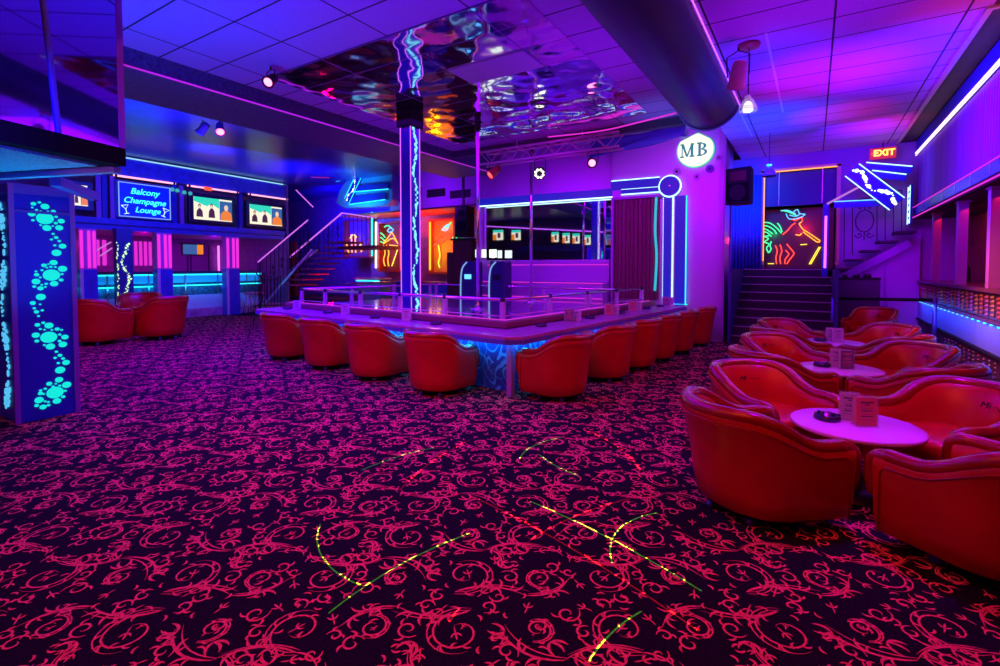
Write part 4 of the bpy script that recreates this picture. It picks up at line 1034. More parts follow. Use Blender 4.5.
a = mirrored(482, 247); b = mirrored(603, 248); m = MB(); m.box(-15, 3, -6.98, -6.8, min(a.z, b.z)-.15, max(a.z, b.z)); struct(m.build('trim_12', blue_paint))
# things left of the stage wall: booth desk with white panels
p = at_pl(484, 259, Sf(0, -.2), SA)
for i, px in enumerate((477, 484, 493)):
    p = at_pl(px, 253.5, Sf(0, -.25)[:2], SA)
    m = MB(); m.box(-(.05, .07, .11)[i], (.05, .07, .11)[i], -.01, .01, -.11, .11)
    tag(m.build('glow_box', em('cream_glow', (.9, 1, .9), 1.3), loc=p, rz=SR), ['narrow left', 'middle', 'wide right'][i]+' glowing cream box light at the left end of the stage bench', 'light box')
# ------------------------------------------------------------------ back left: fascia with vents, red soffit, neon niches
YF = 13.0; YB = 14.6
fa = at_y(396, 185, YF); fb = at_y(480, 185, YF)
m = MB(); m.box(-12.9, -8.0, YF, YF+.12, 3.62, 4.85); struct(m.build('wall_fascia', mat('purple_fascia', (.45, .25, .6), .5, bump=.1)))
for i, (p_, q_) in enumerate((((427, 190), (445, 196)), ((450, 191), (470, 197)), ((403, 189), (421, 195)))):
    a = at_y(*p_, YF-.02); b = at_y(*q_, YF-.02)
    root = thing('air_vent', ['middle', 'right', 'left'][i]+' dark rectangular vent in the purple fascia over the neon niches', 'vent', ((a.x+b.x)/2, YF-.02, (a.z+b.z)/2))
    hx, hz = abs(b.x-a.x)/2, abs(a.z-b.z)/2; m = MB(); m.box(-hx, hx, -.01, .02, -hz, hz); m.build('opening', matte_black, root)
    m = MB()
    for k in range(4): m.box(-hx, hx, -.02, -.01, -hz+hz*2*(k+.5)/4-.008, -hz+hz*2*(k+.5)/4+.008)
    m.build('louver', black, root)
m = MB(); m.box(-15.6, -8.0, YF, YB+.1, 3.60, 3.66); struct(m.build('ceiling_niche', mat('soffit_red', (.7, .12, .06), .4, bump=.3, bscale=4, vary=.4, vscale=1.5)))
m = MB(); m.box(-15.6, -7.8, YB, YB+.1, 0, 3.65); m.box(-24, -7.3, 15.2, 15.3, 0, 4.9); struct(m.build('wall_rear', mat('rear_wall', (.42, .25, .45), .6, vary=.2)))
m = MB(); m.box(-18.5, -8.0, 12.2, YB, 0, .45); struct(m.build('floor_platform', mat('platform_carpet', (.05, .02, .06), .9)))
YN = YB-.25
def niche(px0, px1, py0, py1, label, panel):
    a = at_y(px0, py0, YN); b = at_y(px1, py1, YN); cx = (a.x+b.x)/2; hx = (b.x-a.x)/2; z0 = b.z; z1 = a.z
    root = thing('neon_niche', label, 'neon display', (cx, YN, z0))
    m = MB(); m.box(-hx, hx, .16, .2, 0, z1-z0); m.build('back_panel', panel, root)
    m = MB(); H = z1-z0
    m.box(-hx-.06, -hx, -.1, .2, 0, H+.06); m.box(hx, hx+.06, -.1, .2, 0, H+.06); m.box(-hx, hx, -.1, .2, H, H+.06); m.box(-hx-.06, hx+.06, -.1, .2, -.08, 0); m.build('niche_frame', mat('red_frame', (.5, .08, .05), .4), root)
    return root, Vector((cx, YN, z0))
kred = mat('niche_red', (.30, .03, .02), .5); kyel = mat('niche_yellow', (.75, .45, .05), .5)
def n4(cx, cy): return at_y(340+cx/6.66, 200+cy/6.66, YN)
root, off = niche(380.5, 401, 224, 270, 'red niche with orange neon dancer and green plume, left of the light column', kred)
ntube('dancer_outline', n_orange, [[(345, 215), (320, 250), (290, 290), (350, 255), (385, 290)], [(345, 215), (365, 250), (385, 290)], [(290, 300), (300, 350), (290, 400), (300, 440)], [(310, 300), (325, 350), (318, 400), (325, 440)], [(330, 300), (385, 305)]], n4, .022, root, off)
ntube('plume', n_green, [[(262, 215), (285, 230), (300, 250)], [(262, 245), (280, 255), (295, 270)], [(265, 275), (290, 285)], [(295, 180), (320, 170), (345, 190)]], n4, .022, root, off)
ntube('hat', n_sky, [[(315, 205), (335, 185), (355, 200), (330, 215), (315, 205)]], n4, .02, root, off)
ntube('cane', n_yellow, [[(385, 325), (345, 440)]], n4, .02, root, off)
root, off = niche(431, 455, 221, 272, 'yellow niche with red neon dancer, right of the light column', kyel)
ntube('dancer_outline', n_red, [[(700, 215), (735, 265)], [(700, 240), (660, 270), (625, 300)], [(710, 255), (670, 285), (630, 305)], [(750, 290), (745, 350), (760, 400), (755, 450)], [(770, 290), (768, 350), (778, 400), (775, 450)]], n4, .024, root, off)
ntube('plume', n_green, [[(700, 190), (720, 170), (740, 150)], [(750, 260), (780, 215), (820, 225)], [(755, 268), (790, 240), (820, 250)]], n4, .024, root, off)
ntube('hat', n_sky, [[(680, 200), (700, 175), (725, 165), (710, 200), (680, 200)]], n4, .022, root, off)
ntube('cane', n_yellow, [[(655, 300), (665, 370), (655, 420), (665, 450)]], n4, .022, root, off)
root, off = niche(346, 370, 222, 256, 'small niche with orange neon strokes behind the stair railing', mat('niche_dim', (.25, .12, .15), .5))
ntube('neon_strokes', n_orange, [[(45, 290), (50, 330), (60, 350)], [(75, 230), (80, 350)], [(100, 240), (105, 350)], [(135, 290), (150, 320), (140, 345)]], n4, .026, root, off)
ntube('neon_scroll', n_yellow, [[(130, 300), (155, 310), (140, 340)], [(60, 260), (90, 230), (110, 250)]], n4, .02, root, off)
# warm and cool vertical tubes
for i, (px, y0, y1, mt_, nm_) in enumerate(((376, 222, 268, n_white, 'white'), (401, 228, 270, n_red, 'red'), (430, 222, 270, n_orange, 'orange'), (372, 212, 256, n_cyan, 'pale cyan'))):
    a = at_y(px, y0, YN-.2); b = at_y(px, y1, YN-.2)
    tag(MB().tube([a, b], .035, 8).build('neon_tube', mt_), 'upright %s neon tube %s' % (nm_, ['with a bright lamp above it, left of the green plumed dancer', 'on the right edge of the red niche', 'on the left edge of the yellow niche', 'beside the stair railing niche'][i]), 'neon tube')
# low counter pieces on the platform
for i, (px, py, w, mt_, lb) in enumerate(((368, 277, .6, n_cyan, 'cyan lit low counter with pale top beyond the stage rail'), (430, 283, 1.3, None, 'dark blue sofa back beyond the bubble light column'))):
    p = at_y(px, py+10, 12.6); root = thing('low_counter' if i == 0 else 'sofa', lb, 'counter' if i == 0 else 'sofa', (p.x, 12.6, .45))
    m = MB(); m.box(-w, w, 0, .5, 0, .75 if i == 0 else .62); m.build('body', blue_paint if i else mat('teal_front', (.15, .5, .6), .4), root, bevel=.03)
    m = MB()
    if i == 0: m.tube([(-w, -.02, .70), (w, -.02, .70)], .02, 6); m.build('strip', mt_, root); m = MB(); m.box(-w-.05, w+.05, -.06, .55, .75, .80); m.build('top', white_lam, root)
    else: m.box(-w-.15, -w+.1, -.1, .5, 0, .72); m.build('arm', blue_deep, root, bevel=.04); m = MB(); m.box(w-.1, w+.15, -.1, .5, 0, .72); m.build('arm', blue_deep, root, bevel=.04); m = MB(); m.box(-w, w, -.35, .1, 0, .35); m.build('seat', blue_deep, root, bevel=.03)
# speaker + podium near the stage corner
p = at_y(461, 237, 12.4)
root = thing('loudspeaker', 'tall black loudspeaker hanging above the dark podium at the left end of the stage', 'speaker', (p.x, 12.4, p.z))
H = at_y(461, 206, 12.4).z-p.z
m = MB(); m.box(-.24, .24, 0, .4, 0, H); m.build('cabinet', black, root, bevel=.02)
m = MB(); m.disc((0, -.01, H*.35), .18, .18, (1, 0, 0), (0, 0, 1), .02, 20); m.box(-.12, .12, -.015, 0, H*.68, H*.86); m.build('drivers', mat('cone', (0, 0, 0)), root)
m = MB(); m.box(-.03, .03, .1, .16, H, 4.7-p.z); m.build('mount', black, root)
p = at_y(462, 275, 12.2); root = thing('podium', 'dark reddish podium standing below the hanging loudspeaker', 'podium', (p.x, 12.2, .45))
Hh = at_y(462, 240, 12.2).z-.45
m = MB(); m.box(-.36, .36, 0, .5, 0, Hh); m.build('body', mat('podium_wood', (.10, .02, .04), .5), root, bevel=.02)
m = MB(); m.box(-.42, .42, -.05, .5, Hh, Hh+.05); m.build('top', black, root)
m = MB(); m.box(-.62, -.40, .05, .45, 0, Hh*.82); m.build('side_box', mat('podium_wood', (0, 0, 0)), root)
# DJ desk front with glowing lines
for i, px in enumerate((468, 497)):
    p = at_y(px, 270, 10.2); q = p.copy()
    m = MB(); m.box(-.22, .22, 0, .35, 0, .95); root = thing('equipment_case', ['left', 'right'][i]+' dark blue equipment case with a curved pale edge behind the left stage pole', 'case', (p.x, 10.2, .845))
    m.build('body', mat('case_blue', (.02, .03, .12), .4), root, bevel=.03)
    m = MB(); m.tube(smooth([(-.23, -.01, 0), (-.22, -.01, .5), (-.17, -.01, .78), (-.03, -.01, .93)], 5), .018, 6); m.build('edge_light', em('dim_ice', (.25, .45, .9), .9), root)
    m = MB(); m.box(-.10, .10, -.02, 0, .5, .62); m.build('display', n_sky if i == 0 else matte_black, root)
# balcony corner with cyan boards (left of neon niches)
Yc = 12.6
a = at_y(334, 206, Yc); b = at_y(391, 165, Yc)
m = MB()
poly = [at_y(*q, Yc) for q in ((336, 203), (345, 208), (388, 205), (392, 200), (392, 162), (352, 165), (348, 178), (340, 190))]
m.xprism([(p.x, p.z) for p in poly], Yc, Yc+.5); struct(m.build('wall_balcony_corner', mat('corner_paint', (.15, .45, .7), .45, bump=.2, bscale=5)))
deco_board('slanted_light_board', 'slanted blue board with icy bubble lights on the balcony corner over the left stair', (at_y(347, 201, Yc-.1), at_y(361, 171, Yc-.1)), .30, 20, Yc, at_y(354, 186, Yc-.1), 9, n_cyan)
for i, (p_, q_, h) in enumerate((((354, 189), (389, 186), .22), ((350, 201), (386, 196), .26), ((338, 172), (357, 169), .20), ((337, 180), (354, 177), .10))):
    a = at_y(*p_, Yc-.08); b = at_y(*q_, Yc-.08); c = (a+b)/2
    root = thing('horizontal_light_board', ['upper right', 'lower right', 'upper left', 'lower left'][i]+' blue board with cyan glowing edge on the balcony corner over the left stair', 'light panel', c)
    m = MB(); m.bar(a-c, b-c, .06, h); m.build('board', blue_deep, root)
    m = MB(); m.tube([a-c+Vector((0, -.04, -h/2)), b-c+Vector((0, -.04, -h/2))], .016, 6); m.build('strip_light', n_cyan, root)
# ceiling boxes (dark) and exit sign left
p = at_y(320, 173, 11.6); exit_sign(p, R(40), .62, 'red and yellow lit EXIT sign on the blue wall above the left stair', n_red)
for i, (px, py, w) in enumerate(((296, 177, .35), (333, 173, .35), (383, 166, .5))):
    p = at_y(px, py, 12.3); m = MB(); m.box(-w, w, 0, .25, -.13, .13)
    tag(m.build('speaker_box', matte_black, loc=p), ['black box speaker left of the left exit sign', 'black box speaker just right of the left exit sign', 'black box speaker on top of the balcony corner'][i], 'speaker')
# ------------------------------------------------------------------ left stair with wrought iron rails
def P(px, py, Y): return at_y(px, py, Y)
SYL = 11.2
root = thing('wrought_iron_stair', 'black wrought iron stair with violet handrails climbing to the left balcony', 'stairs', (-15.4, SYL, 0)); off = Vector((-15.4, SYL, 0))
def rp(px, py, dy=0): return at_y(px, py, SYL+dy)-off
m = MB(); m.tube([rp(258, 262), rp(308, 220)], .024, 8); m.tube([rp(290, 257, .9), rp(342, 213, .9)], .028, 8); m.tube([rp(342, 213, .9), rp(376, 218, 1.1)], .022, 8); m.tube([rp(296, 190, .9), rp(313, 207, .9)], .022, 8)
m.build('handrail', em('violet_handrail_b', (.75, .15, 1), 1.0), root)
m = MB(); m.bar(rp(266, 303), rp(312, 250), .05, .09); m.bar(rp(280, 278, .9), rp(318, 250, .9), .05, .09); m.build('stringer_edge', mat('pale_steel', (.5, .55, .75), .3, metal=.4), root)
for k in range(13):
    t = k/12; px = 258+50*t; m = MB(); m.tube([rp(px, 262-42*t), rp(px, 306-42*t)], .013, 5); m.build('baluster', iron, root)
for k in range(12):
    t = k/11; px = 292+50*t; m = MB(); m.tube([rp(px, 256-42*t, .9), rp(px, 286-36*t, .9)], .013, 5); m.build('baluster', iron, root)
for k in range(8):
    px = 345+4.2*k; m = MB(); m.tube([rp(px, 214+.5*k, .9), rp(px, 246, .9)], .013, 5); m.build('baluster', iron, root)
for k in range(6):
    c = rp(264+9*k, 278-7.5*k); m = MB(); m.tube([c+Vector((0, 0, -.2)), c+Vector((0, 0, .2))], .012, 5)
    for sg in (-1, 1): m.tube([c+Vector((sg*(.02+.13*(1-j/12)*math.cos(j*.62)), 0, sg*.12+.11*(1-j/14)*math.sin(j*.62))) for j in range(13)], .013, 5)
    m.build('scrollwork', iron, root)
for k in range(5):
    c = rp(298+10*k, 262-7.5*k, .9); m = MB(); m.tube([c+Vector((0, 0, -.2)), c+Vector((0, 0, .2))], .012, 5)
    for sg in (-1, 1): m.tube([c+Vector((sg*(.02+.13*(1-j/12)*math.cos(j*.62)), 0, sg*.12+.11*(1-j/14)*math.sin(j*.62))) for j in range(13)], .013, 5)
    m.build('scrollwork', iron, root)
for k in range(9):
    t = k/8; c = rp(300+46*t, 284-42*t, .5)
    m = MB(); m.box(c.x-.42, c.x+.42, c.y-.45, c.y+.45, c.z-.05, c.z); m.build('tread', mat('red_tread', (.35, .05, .12), .6), root)
c = rp(352, 246, .9); m = MB(); m.box(c.x-.5, c.x+1.3, c.y-.1, c.y+1.1, c.z-.12, c.z); m.build('landing', mat('red_tread', (0, 0, 0)), root)
# lower gate like railing left of stair
root = thing('iron_railing', 'low black wrought iron railing with a bowed top beside the left stair', 'railing', (-15.6, 10.2, 0)); off = Vector((-15.6, 10.2, 0))
def rq(px, py): return at_y(px, py, 10.2)-off
m = MB(); m.tube(smooth([rq(255, 272), rq(262, 278), rq(272, 280), rq(281, 277)], 5), .02, 6); m.tube([rq(254, 306), rq(282, 305)], .018, 6); m.tube([rq(260, 262), rq(260, 312)], .025, 6); m.build('frame', iron, root)
for k in range(9):
    px = 255+3.2*k; m = MB(); m.tube([rq(px, 276), rq(px, 306)], .012, 5); m.build('baluster', iron, root)
# red drape behind the stair
m = MB(); a = at_y(288, 240, 13.0); rows = [[Vector((-.9+1.9*k/50, .04*math.sin(k*.9), z)) for k in range(51)] for z in (.0, 2.6)]
m.grid(rows); o = m.build('red_drape', mat('red_velvet', (.55, .05, .06), .7), loc=(a.x, 12.7, .1)); s_ = o.modifiers.new('s', 'SOLIDIFY'); s_.thickness = .01
tag(o, 'dark red vertical drape behind the left wrought iron stair', 'curtain')
# ------------------------------------------------------------------ left wall: bar below, balcony with screens above (frame L)
def lroot(name, label, cat, s, z, y=0, group=None): return thing(name, label, cat, Lf(s, y, z), LR, group)
m = MB(); m.box(-6, 4.3, 3.2, 3.3, 0, 4.9); m.box(-6, 4.3, .25, 3.2, 2.72, 2.98); m.box(-6, 4.3, .9, 1.0, 2.98, 4.9)
m.box(4.3, 4.4, 0, 3.3, 0, 4.9); struct(m.build('wall_left', mat('left_wall_paint', (.22, .16, .34), .6, bump=.1, vary=.2), loc=Lf(0, 0), rz=LR))
m = MB(); m.box(-6, 4.3, .3, 3.2, 0, .24); m.box(-6, 4.3, .25, .3, 0, .28); struct(m.build('floor_walkway', mat('walkway_stone', (.55, .35, .5), .5, vary=.3, vscale=5), loc=Lf(0, 0), rz=LR))
m = MB(); m.box(-6, 4.2, .0, .25, 2.70, 2.82); m.box(-6, 4.2, -.05, .22, 2.86, 3.02); m.m = 1; m.box(-6, 4.2, -.02, .20, 2.82, 2.86)
struct(m.build('trim_10', [blue_paint, mat('blue_groove', (.02, .02, .2), .5)], loc=Lf(0, 0), rz=LR))
# upper fascia
m = MB(); m.box(-6, 4.25, -.05, .9, 4.28, 4.78); struct(m.build('trim_11', mat('fascia_blue', (.06, .10, .60), .35, bump=.1, vary=.2), loc=Lf(0, 0), rz=LR))
def strip(name, label, s0, s1, y, z, r, mt_, cat='light strip', wob=0):
    root = lroot(name, label, cat, (s0+s1)/2, z, y); L = (s1-s0)/2
    m = MB(); m.tube([(-L, 0, 0), (L, 0, 0)], r, 6); m.build('tube', mt_, root)
    for sx in (-L+.05, L-.05): m = MB(); m.tube([(sx-.03, 0, 0), (sx+.03, 0, 0)], r*1.35, 8); m.build('end_cap', black, root)
strip('neon_tube', 'long salmon pink neon tube above the Balcony Champagne Lounge sign', lp(112, 172)[0], lp(174, 181)[0], -.08, 4.24, .03, em('salmon_neon', (1, .35, .55), 1.8))
strip('neon_tube', 'salmon pink neon tube above the screen beside the Balcony Champagne Lounge sign', lp(186, 184)[0], lp(237, 191)[0], -.08, 4.24, .03, em('salmon_neon', (0, 0, 0)))
strip('neon_tube', 'salmon pink neon tube above the screen nearest the left stair', lp(247, 192)[0], lp(286, 198)[0], -.08, 4.24, .03, em('salmon_neon', (0, 0, 0)))
strip('light_strip', 'thin pale ice blue line along the very top edge of the left balcony', -5, 4.2, -.07, 4.79, .022, em('pale_ice', (.35, .75, 1), 1.0))
# sign
s0, z1_ = lp(117, 181); s1, z0_ = lp(169, 218)
root = lroot('lounge_sign', 'blue framed sign with cyan script Balcony Champagne Lounge and two cocktail glasses', 'sign', (s0+s1)/2, 3.05, -.06)
W = (s1-s0)/2; H = 1.06
m = MB(); m.box(-W-.12, W+.12, .02, .12, 0, H+.04); m.build('case', mat('sign_case', (.02, .03, .3), .3), root, bevel=.02)
m = MB(); m.box(-W, W, -.01, .02, .06, H-.03); m.build('face', mat('sign_face', (.01, .03, .5), .3, emit=(.0, .02, .8), es=.45), root)
m = MB()
for a, b in (((-W, .06), (W, .06)), ((-W, H-.03), (W, H-.03)), ((-W, .06), (-W, H-.03)), ((W, .06), (W, H-.03))): m.tube([(a[0], -.02, a[1]), (b[0], -.02, b[1])], .014, 6)
m.build('border', em('border_blue', (.2, .35, 1), 1.2), root)
m = MB(); fs_ = .245
add_text(m, 'Balcony', fs_, (-.02, -.03, .80), shear=.3, bold=.002, th=.012); add_text(m, 'Champagne', fs_*.98, (-.02, -.03, .53), shear=.3, bold=.002, th=.012); add_text(m, 'Lounge', fs_*.95, (.05, -.03, .27), shear=.3, bold=.002, th=.012)
m.build('script_lettering', em('sign_cyan', (.05, .95, 1), 1.6), root)
for sx, tl in ((-W+.17, .2), (W-.18, -.35)):
    m = MB(); c = Vector((sx, -.03, .22)); T = lambda x, z: c+Vector((x*math.cos(tl)-z*math.sin(tl), 0, x*math.sin(tl)+z*math.cos(tl)))
    m.tube([T(-.09, .16), T(.09, .16), T(0, .05), T(-.09, .16)], .009, 5); m.tube([T(0, .05), T(0, -.08)], .009, 5); m.tube([T(-.06, -.08), T(.06, -.08)], .009, 5)
    m.build('cocktail_glass', em('glass_white', (.6, .9, 1), 1.6), root)
# TV screens
scr_bg = em('screen_cream', (1, .95, .70), 1.0); scr_teal = em('screen_teal', (.03, .75, .55), .95); scr_dk = em('screen_dark', (.12, .03, .08), .5)
scr_or = em('screen_orange', (1, .25, .02), .9); scr_bl = em('screen_blue', (.05, .2, .6), .6); scr_sk = em('screen_skin', (1, .7, .5), .9)
def tv(sA, sB, zA, zB, label, y=-.04, partial=None):
    cx = (sA+sB)/2; w = (sB-sA)/2; h = (zB-zA); root = lroot('television', label, 'television', cx, zA, y, 'televisions on the left balcony')
    m = MB(); m.box(-w-.14, w+.14, .0, .12, -.12, h+.12); bz_ = m.build('bezel', mat('tv_black', (.015, .012, .05), .25), root, bevel=.015)
    m = MB(); m.m = 0; m.box(-w, w, -.012, 0, 0, h)
    m.m = 1; m.xprism([(-w, h), (w*.3, h), (w*.3, h*.55), (-w*.1, h*.75), (-w*.35, h*.62), (-w, h*.8)], -.014, -.012)
    for (x, s_) in ((-.72, .95), (-.1, 1.05)):       # two dark figures
        m.m = 2; m.xprism([(w*(x-.17), h*.12), (w*(x+.17), h*.12), (w*(x+.14), h*.40*s_), (w*(x+.05), h*.52*s_), (w*(x-.05), h*.52*s_), (w*(x-.15), h*.38*s_)], -.017, -.014)
        m.m = 5; m.disc((w*x, -.017, h*.60*s_), w*.055, h*.075, (1, 0, 0), (0, 0, 1), .004, 10)
        m.m = 2; m.disc((w*x, -.0155, h*.63*s_), w*.075, h*.10, (1, 0, 0), (0, 0, 1), .004, 10)
    m.m = 4; m.box(w*.32, w, -.016, -.012, h*.04, h*.92); m.m = 3; m.xprism([(w*.36, h*.04), (w, h*.04), (w*.95, h*.38), (w*.75, h*.5), (w*.58, h*.5), (w*.38, h*.34)], -.019, -.016)
    m.m = 5; m.disc((w*.67, -.02, h*.62), w*.11, h*.14, (1, 0, 0), (0, 0, 1), .004, 12)
    m.build('screen', [scr_bg, scr_teal, scr_dk, scr_or, scr_bl, scr_sk], bz_)
s_a, _ = lp(193, 210); s_b, _ = lp(231, 210); s_c, _ = lp(249, 215); s_d, _ = lp(281, 215); s_e = lp(66, 200)[0]; s_f = lp(87, 205)[0]
tv(s_a, s_b, 3.20, 3.93, 'wide television with teal and cream picture just right of the Balcony Champagne Lounge sign')
tv(s_c, s_d, 3.20, 3.90, 'wide television with teal and cream picture nearest the left stair')
tv(s_e, s_f, 3.30, 3.85, 'television showing orange mostly hidden behind the blue bubble pillar')
# gaps between screens: posts and small speakers
for i, px in enumerate((98, 104, 112, 174, 181, 240)):
    s = lp(px, 200)[0]; m = MB(); m.box(-.06, .06, -.02, .1, 0, 1.2)
    tag(m.build('balcony_post', [purple_trim, blue_deep][i % 2], loc=Lf(s, -.02, 3.02), rz=LR), 'narrow upright post on the left balcony, '+['far left one beside the orange television', 'second from the left, dark blue', 'third, just left of the lounge sign', 'just right of the lounge sign', 'left of the first wide television', 'between the two wide televisions'][i], 'post')
p = lp(206, 189); m = MB(); m.box(-.12, .12, -.03, 0, -.06, .06)
tag(m.build('indicator_lamp', em('red_glow', (1, .08, .02), 1.3), loc=Lf(p[0], -.1, p[1]-.0), rz=LR), 'small glowing red lamp above the first wide television', 'lamp')
for i, (px, py) in enumerate(((170, 186), (175, 187), (182, 189), (188, 190))):
    s, z = lp(px, py); m = MB(); m.lathe([(0, -.06), (.05, -.04), (.06, .02), (.03, .06), (0, .06)], 10)
    tag(m.build('hanging_glass', em('dim_teal', (.05, .5, .6), .8), loc=Lf(s, -.12, z-.12), rz=LR), 'small teal lit glass hanging between the sign and the first television', 'glass', 'teal glasses on the left balcony')
p = lp(276, 178); m = MB(); m.lathe([(0, -.1), (.09, -.06), (.07, 0), (.09, .05), (.04, .1), (0, .1)], 12)
tag(m.build('globe_lamp', n_ice2, loc=Lf(p[0], -.1, p[1])), 'small bright white figure shaped lamp on top of the left balcony near the stair', 'lamp')
# lower level posts
def lpost(s, w, name, label, lit=True):
    root = lroot(name, label, 'column', s, 0, 0)
    m = MB(); m.box(-w, w, -.02, .25, 0, 1.58); m.build('lower_shaft', blue_paint, root)
    m = MB(); m.box(-w, w, 0, .24, 1.58, 2.70); m.build('upper_shaft', mat('magenta_panel', (0, 0, 0)), root)
    m = MB(); m.box(-w-.0, -w+.07, -.04, -.0, 0, 1.58); m.build('side_trim', white_lam, root)
    if lit:
        m = MB()
        for x in (-w*.75, w*.1, w*.7): m.box(x-w*.16, x+w*.16, -.03, 0, 1.62, 2.64)
        m.build('neon_panels', em('magenta_glow', (1, .03, .75), .95), root)
lpost(lp(165, 270)[0], .22, 'lit_post', 'square post glowing magenta above and blue below, nearer the bubble light post', True)
lpost(lp(233, 270)[0], .24, 'lit_post', 'square post glowing magenta above and blue below, nearest the left stair', True)
lpost(lp(88, 250)[0], .20, 'lit_post', 'square magenta glowing post partly hidden by the blue pillar', True)
root = lroot('bubble_light_post', 'dark post covered with white and green bubble lights in the left bar', 'column', lp(120, 270)[0], 0, -.3)
m = MB(); m.box(-.2, .2, 0, .2, 0, 2.74); m.build('shaft', mat('post_navy', (.03, .05, .25), .3), root)
m = MB(); rnd = random.Random(2); z = .55
while z < 2.35:
    x = .07*math.sin(z*6)+rnd.uniform(-.05, .05)+.02; r = rnd.choice((.012, .02, .03)); m.disc((x, -.01, z), r, r, (1, 0, 0), (0, 0, 1), .012, 8)
    if rnd.random() < .7: m.disc((-.19+rnd.uniform(-.02, .02), -.01, z+.02), .016, .02, (1, 0, 0), (0, 0, 1), .012, 6)
    z += .04
m.build('bubble_lights', em('bubble_greenwhite', (.65, 1, .5), 1.2), root)
# back bar behind the posts
root = lroot('back_bar', 'long bar counter with glowing cyan panels under the left balcony', 'bar counter', -.8, .24, .6)
L0, L1 = -5.0, 4.4
m = MB(); m.box(L0, L1, 0, .6, 1.17, 1.27); m.build('counter_top', mat('dark_counter', (.06, .03, .10), .2), root)
m = MB(); m.box(L0, L1, .05, .55, .0, 1.17); m.build('body', mat('dark_foliage_laminate', (.03, .06, .12), .4, vary=.9, vscale=14), root)
m = MB(); m.box(L0, L1, .0, .05, .90, 1.17); m.build('upper_panels', mat('teal_panel', (.05, .5, .75), .4, emit=(.0, .35, .75), es=.35), root)
m = MB(); m.tube([(L0, -.02, 1.16), (L1, -.02, 1.16)], .022, 6); m.tube([(L0, -.02, .80), (L1, -.02, .80)], .02, 6); m.build('strip_lights', n_cyan, root)
m = MB(); m.box(L0, L1, -.04, .05, .0, .47); m.build('base_panels', mat('mauve_panel', (.6, .35, .6), .35), root)
for k in range(9):
    m = MB(); m.box(L0+1.1*k-.015, L0+1.1*k+.015, -.05, -.0, .47, 1.17); m.build('panel_joint', steel, root)
# stools
for i, px in enumerate((96, 148, 247, 257)):
    s = lp(px, 300)[0]; root = lroot('bar_stool', ['round topped bar stool behind the left trio of club chairs', 'round topped bar stool just right of the bubble light post', 'pale legged bar stool left of the iron railing', 'pale legged bar stool behind the iron railing'][i], 'bar stool', s, .0, -.15)
    m = MB(); m.lathe([(0, .68), (.2, .68), (.21, .71), (.18, .74), (0, .745)], 20); m.build('seat', mat('stool_pink', (.6, .15, .25), .4), root)
    for k in range(4):
        a = PI/4+PI/2*k; m = MB(); m.tube([(.10*math.cos(a), .10*math.sin(a), .69), (.22*math.cos(a), .22*math.sin(a), 0.01)], .013, 6); m.build('leg', chrome, root)
    m = MB(); m.tube([(.18*math.cos(a), .18*math.sin(a), .25) for a in [2*PI*k/16 for k in range(16)]], .010, 5, closed=True); m.build('foot_ring', chrome, root)
# interior under the balcony
for i, (px, w, lb) in enumerate(((94, .35, 'magenta lit panel on the far wall beside the blue pillar'), (143, .28, 'set of pink bars glowing on the far wall right of the bubble post'))):
    q = inv(LO, LA, at_pl(px, 250, Lf(0, 3.15)[:2], LA)); root = lroot('wall_light', lb, 'wall light', q.x, 1.7, 3.15)
    m = MB()
    for k in range(4): m.box(-w+k*w*.55, -w+k*w*.55+w*.3, -.04, 0, 0, .85)
    m.build('bars', n_pinkdim, root)
for i, px in enumerate((217, 223)):
    q = inv(LO, LA, at_pl(px, 250, Lf(0, 3.15)[:2], LA)); m = MB(); m.tube([(0, -.05, 0), (0, -.05, 1.0)], .035, 8)
    tag(m.build('neon_tube', n_pink, loc=Lf(q.x, 3.1, 1.5), rz=LR), ['left', 'right'][i]+' tube of the upright pink pair on the far wall between the lit posts', 'neon tube')
q = inv(LO, LA, at_pl(193, 250, Lf(0, 3.1)[:2], LA)); root = lroot('television', 'small television with a blue and orange picture on the far wall below the balcony', 'television', q.x, 2.1, 3.08)
m = MB(); m.box(-.42, .42, 0, .06, 0, .45); m.build('bezel', black, root)
m = MB(); m.m = 0; m.box(-.38, .14, -.01, 0, .04, .41); m.m = 1; m.box(.14, .38, -.01, 0, .04, .41); m.build('screen', [scr_bl, scr_or], root)
for i, px in enumerate((178, 200, 248, 262)):
    q = inv(LO, LA, at_pl(px, 250, Lf(0, 3.1)[:2], LA)); root = lroot('wall_cabinet', 'dim purple door panel under the left balcony, '+['left of the small television', 'right of the small television', 'right of the post nearest the stair', 'beside the stair'][i], 'door panel', q.x, .3, 3.12)
    m = MB(); m.box(-.42, .42, 0, .07, 0, 2.2); m.build('leaf', mat('dim_violet_door', (.35, .15, .4), .5), root)
    m = MB(); m.box(-.36, -.33, -.02, 0, 0, 2.2); m.box(.33, .36, -.02, 0, 0, 2.2); m.build('moulding', black, root)
# two thin diagonal handrails seen in the opening behind pillar
for i, (a, b) in enumerate((((92, 253), (111, 242)), ((100, 256), (112, 248)))):
    A = inv(LO, LA, at_pl(*a, Lf(0, 1.8)[:2], LA)); B = inv(LO, LA, at_pl(*b, Lf(0, 1.8)[:2], LA)); o_ = (A+B)/2
    tag(MB().tube([A-o_, B-o_], .022, 6).build('handrail', em('violet_handrail', (0, 0, 0), 1), loc=Lf(o_.x, o_.y, o_.z), rz=LR), ['upper', 'lower'][i]+' thin slanting violet handrail under the balcony left of the bubble light post', 'handrail')
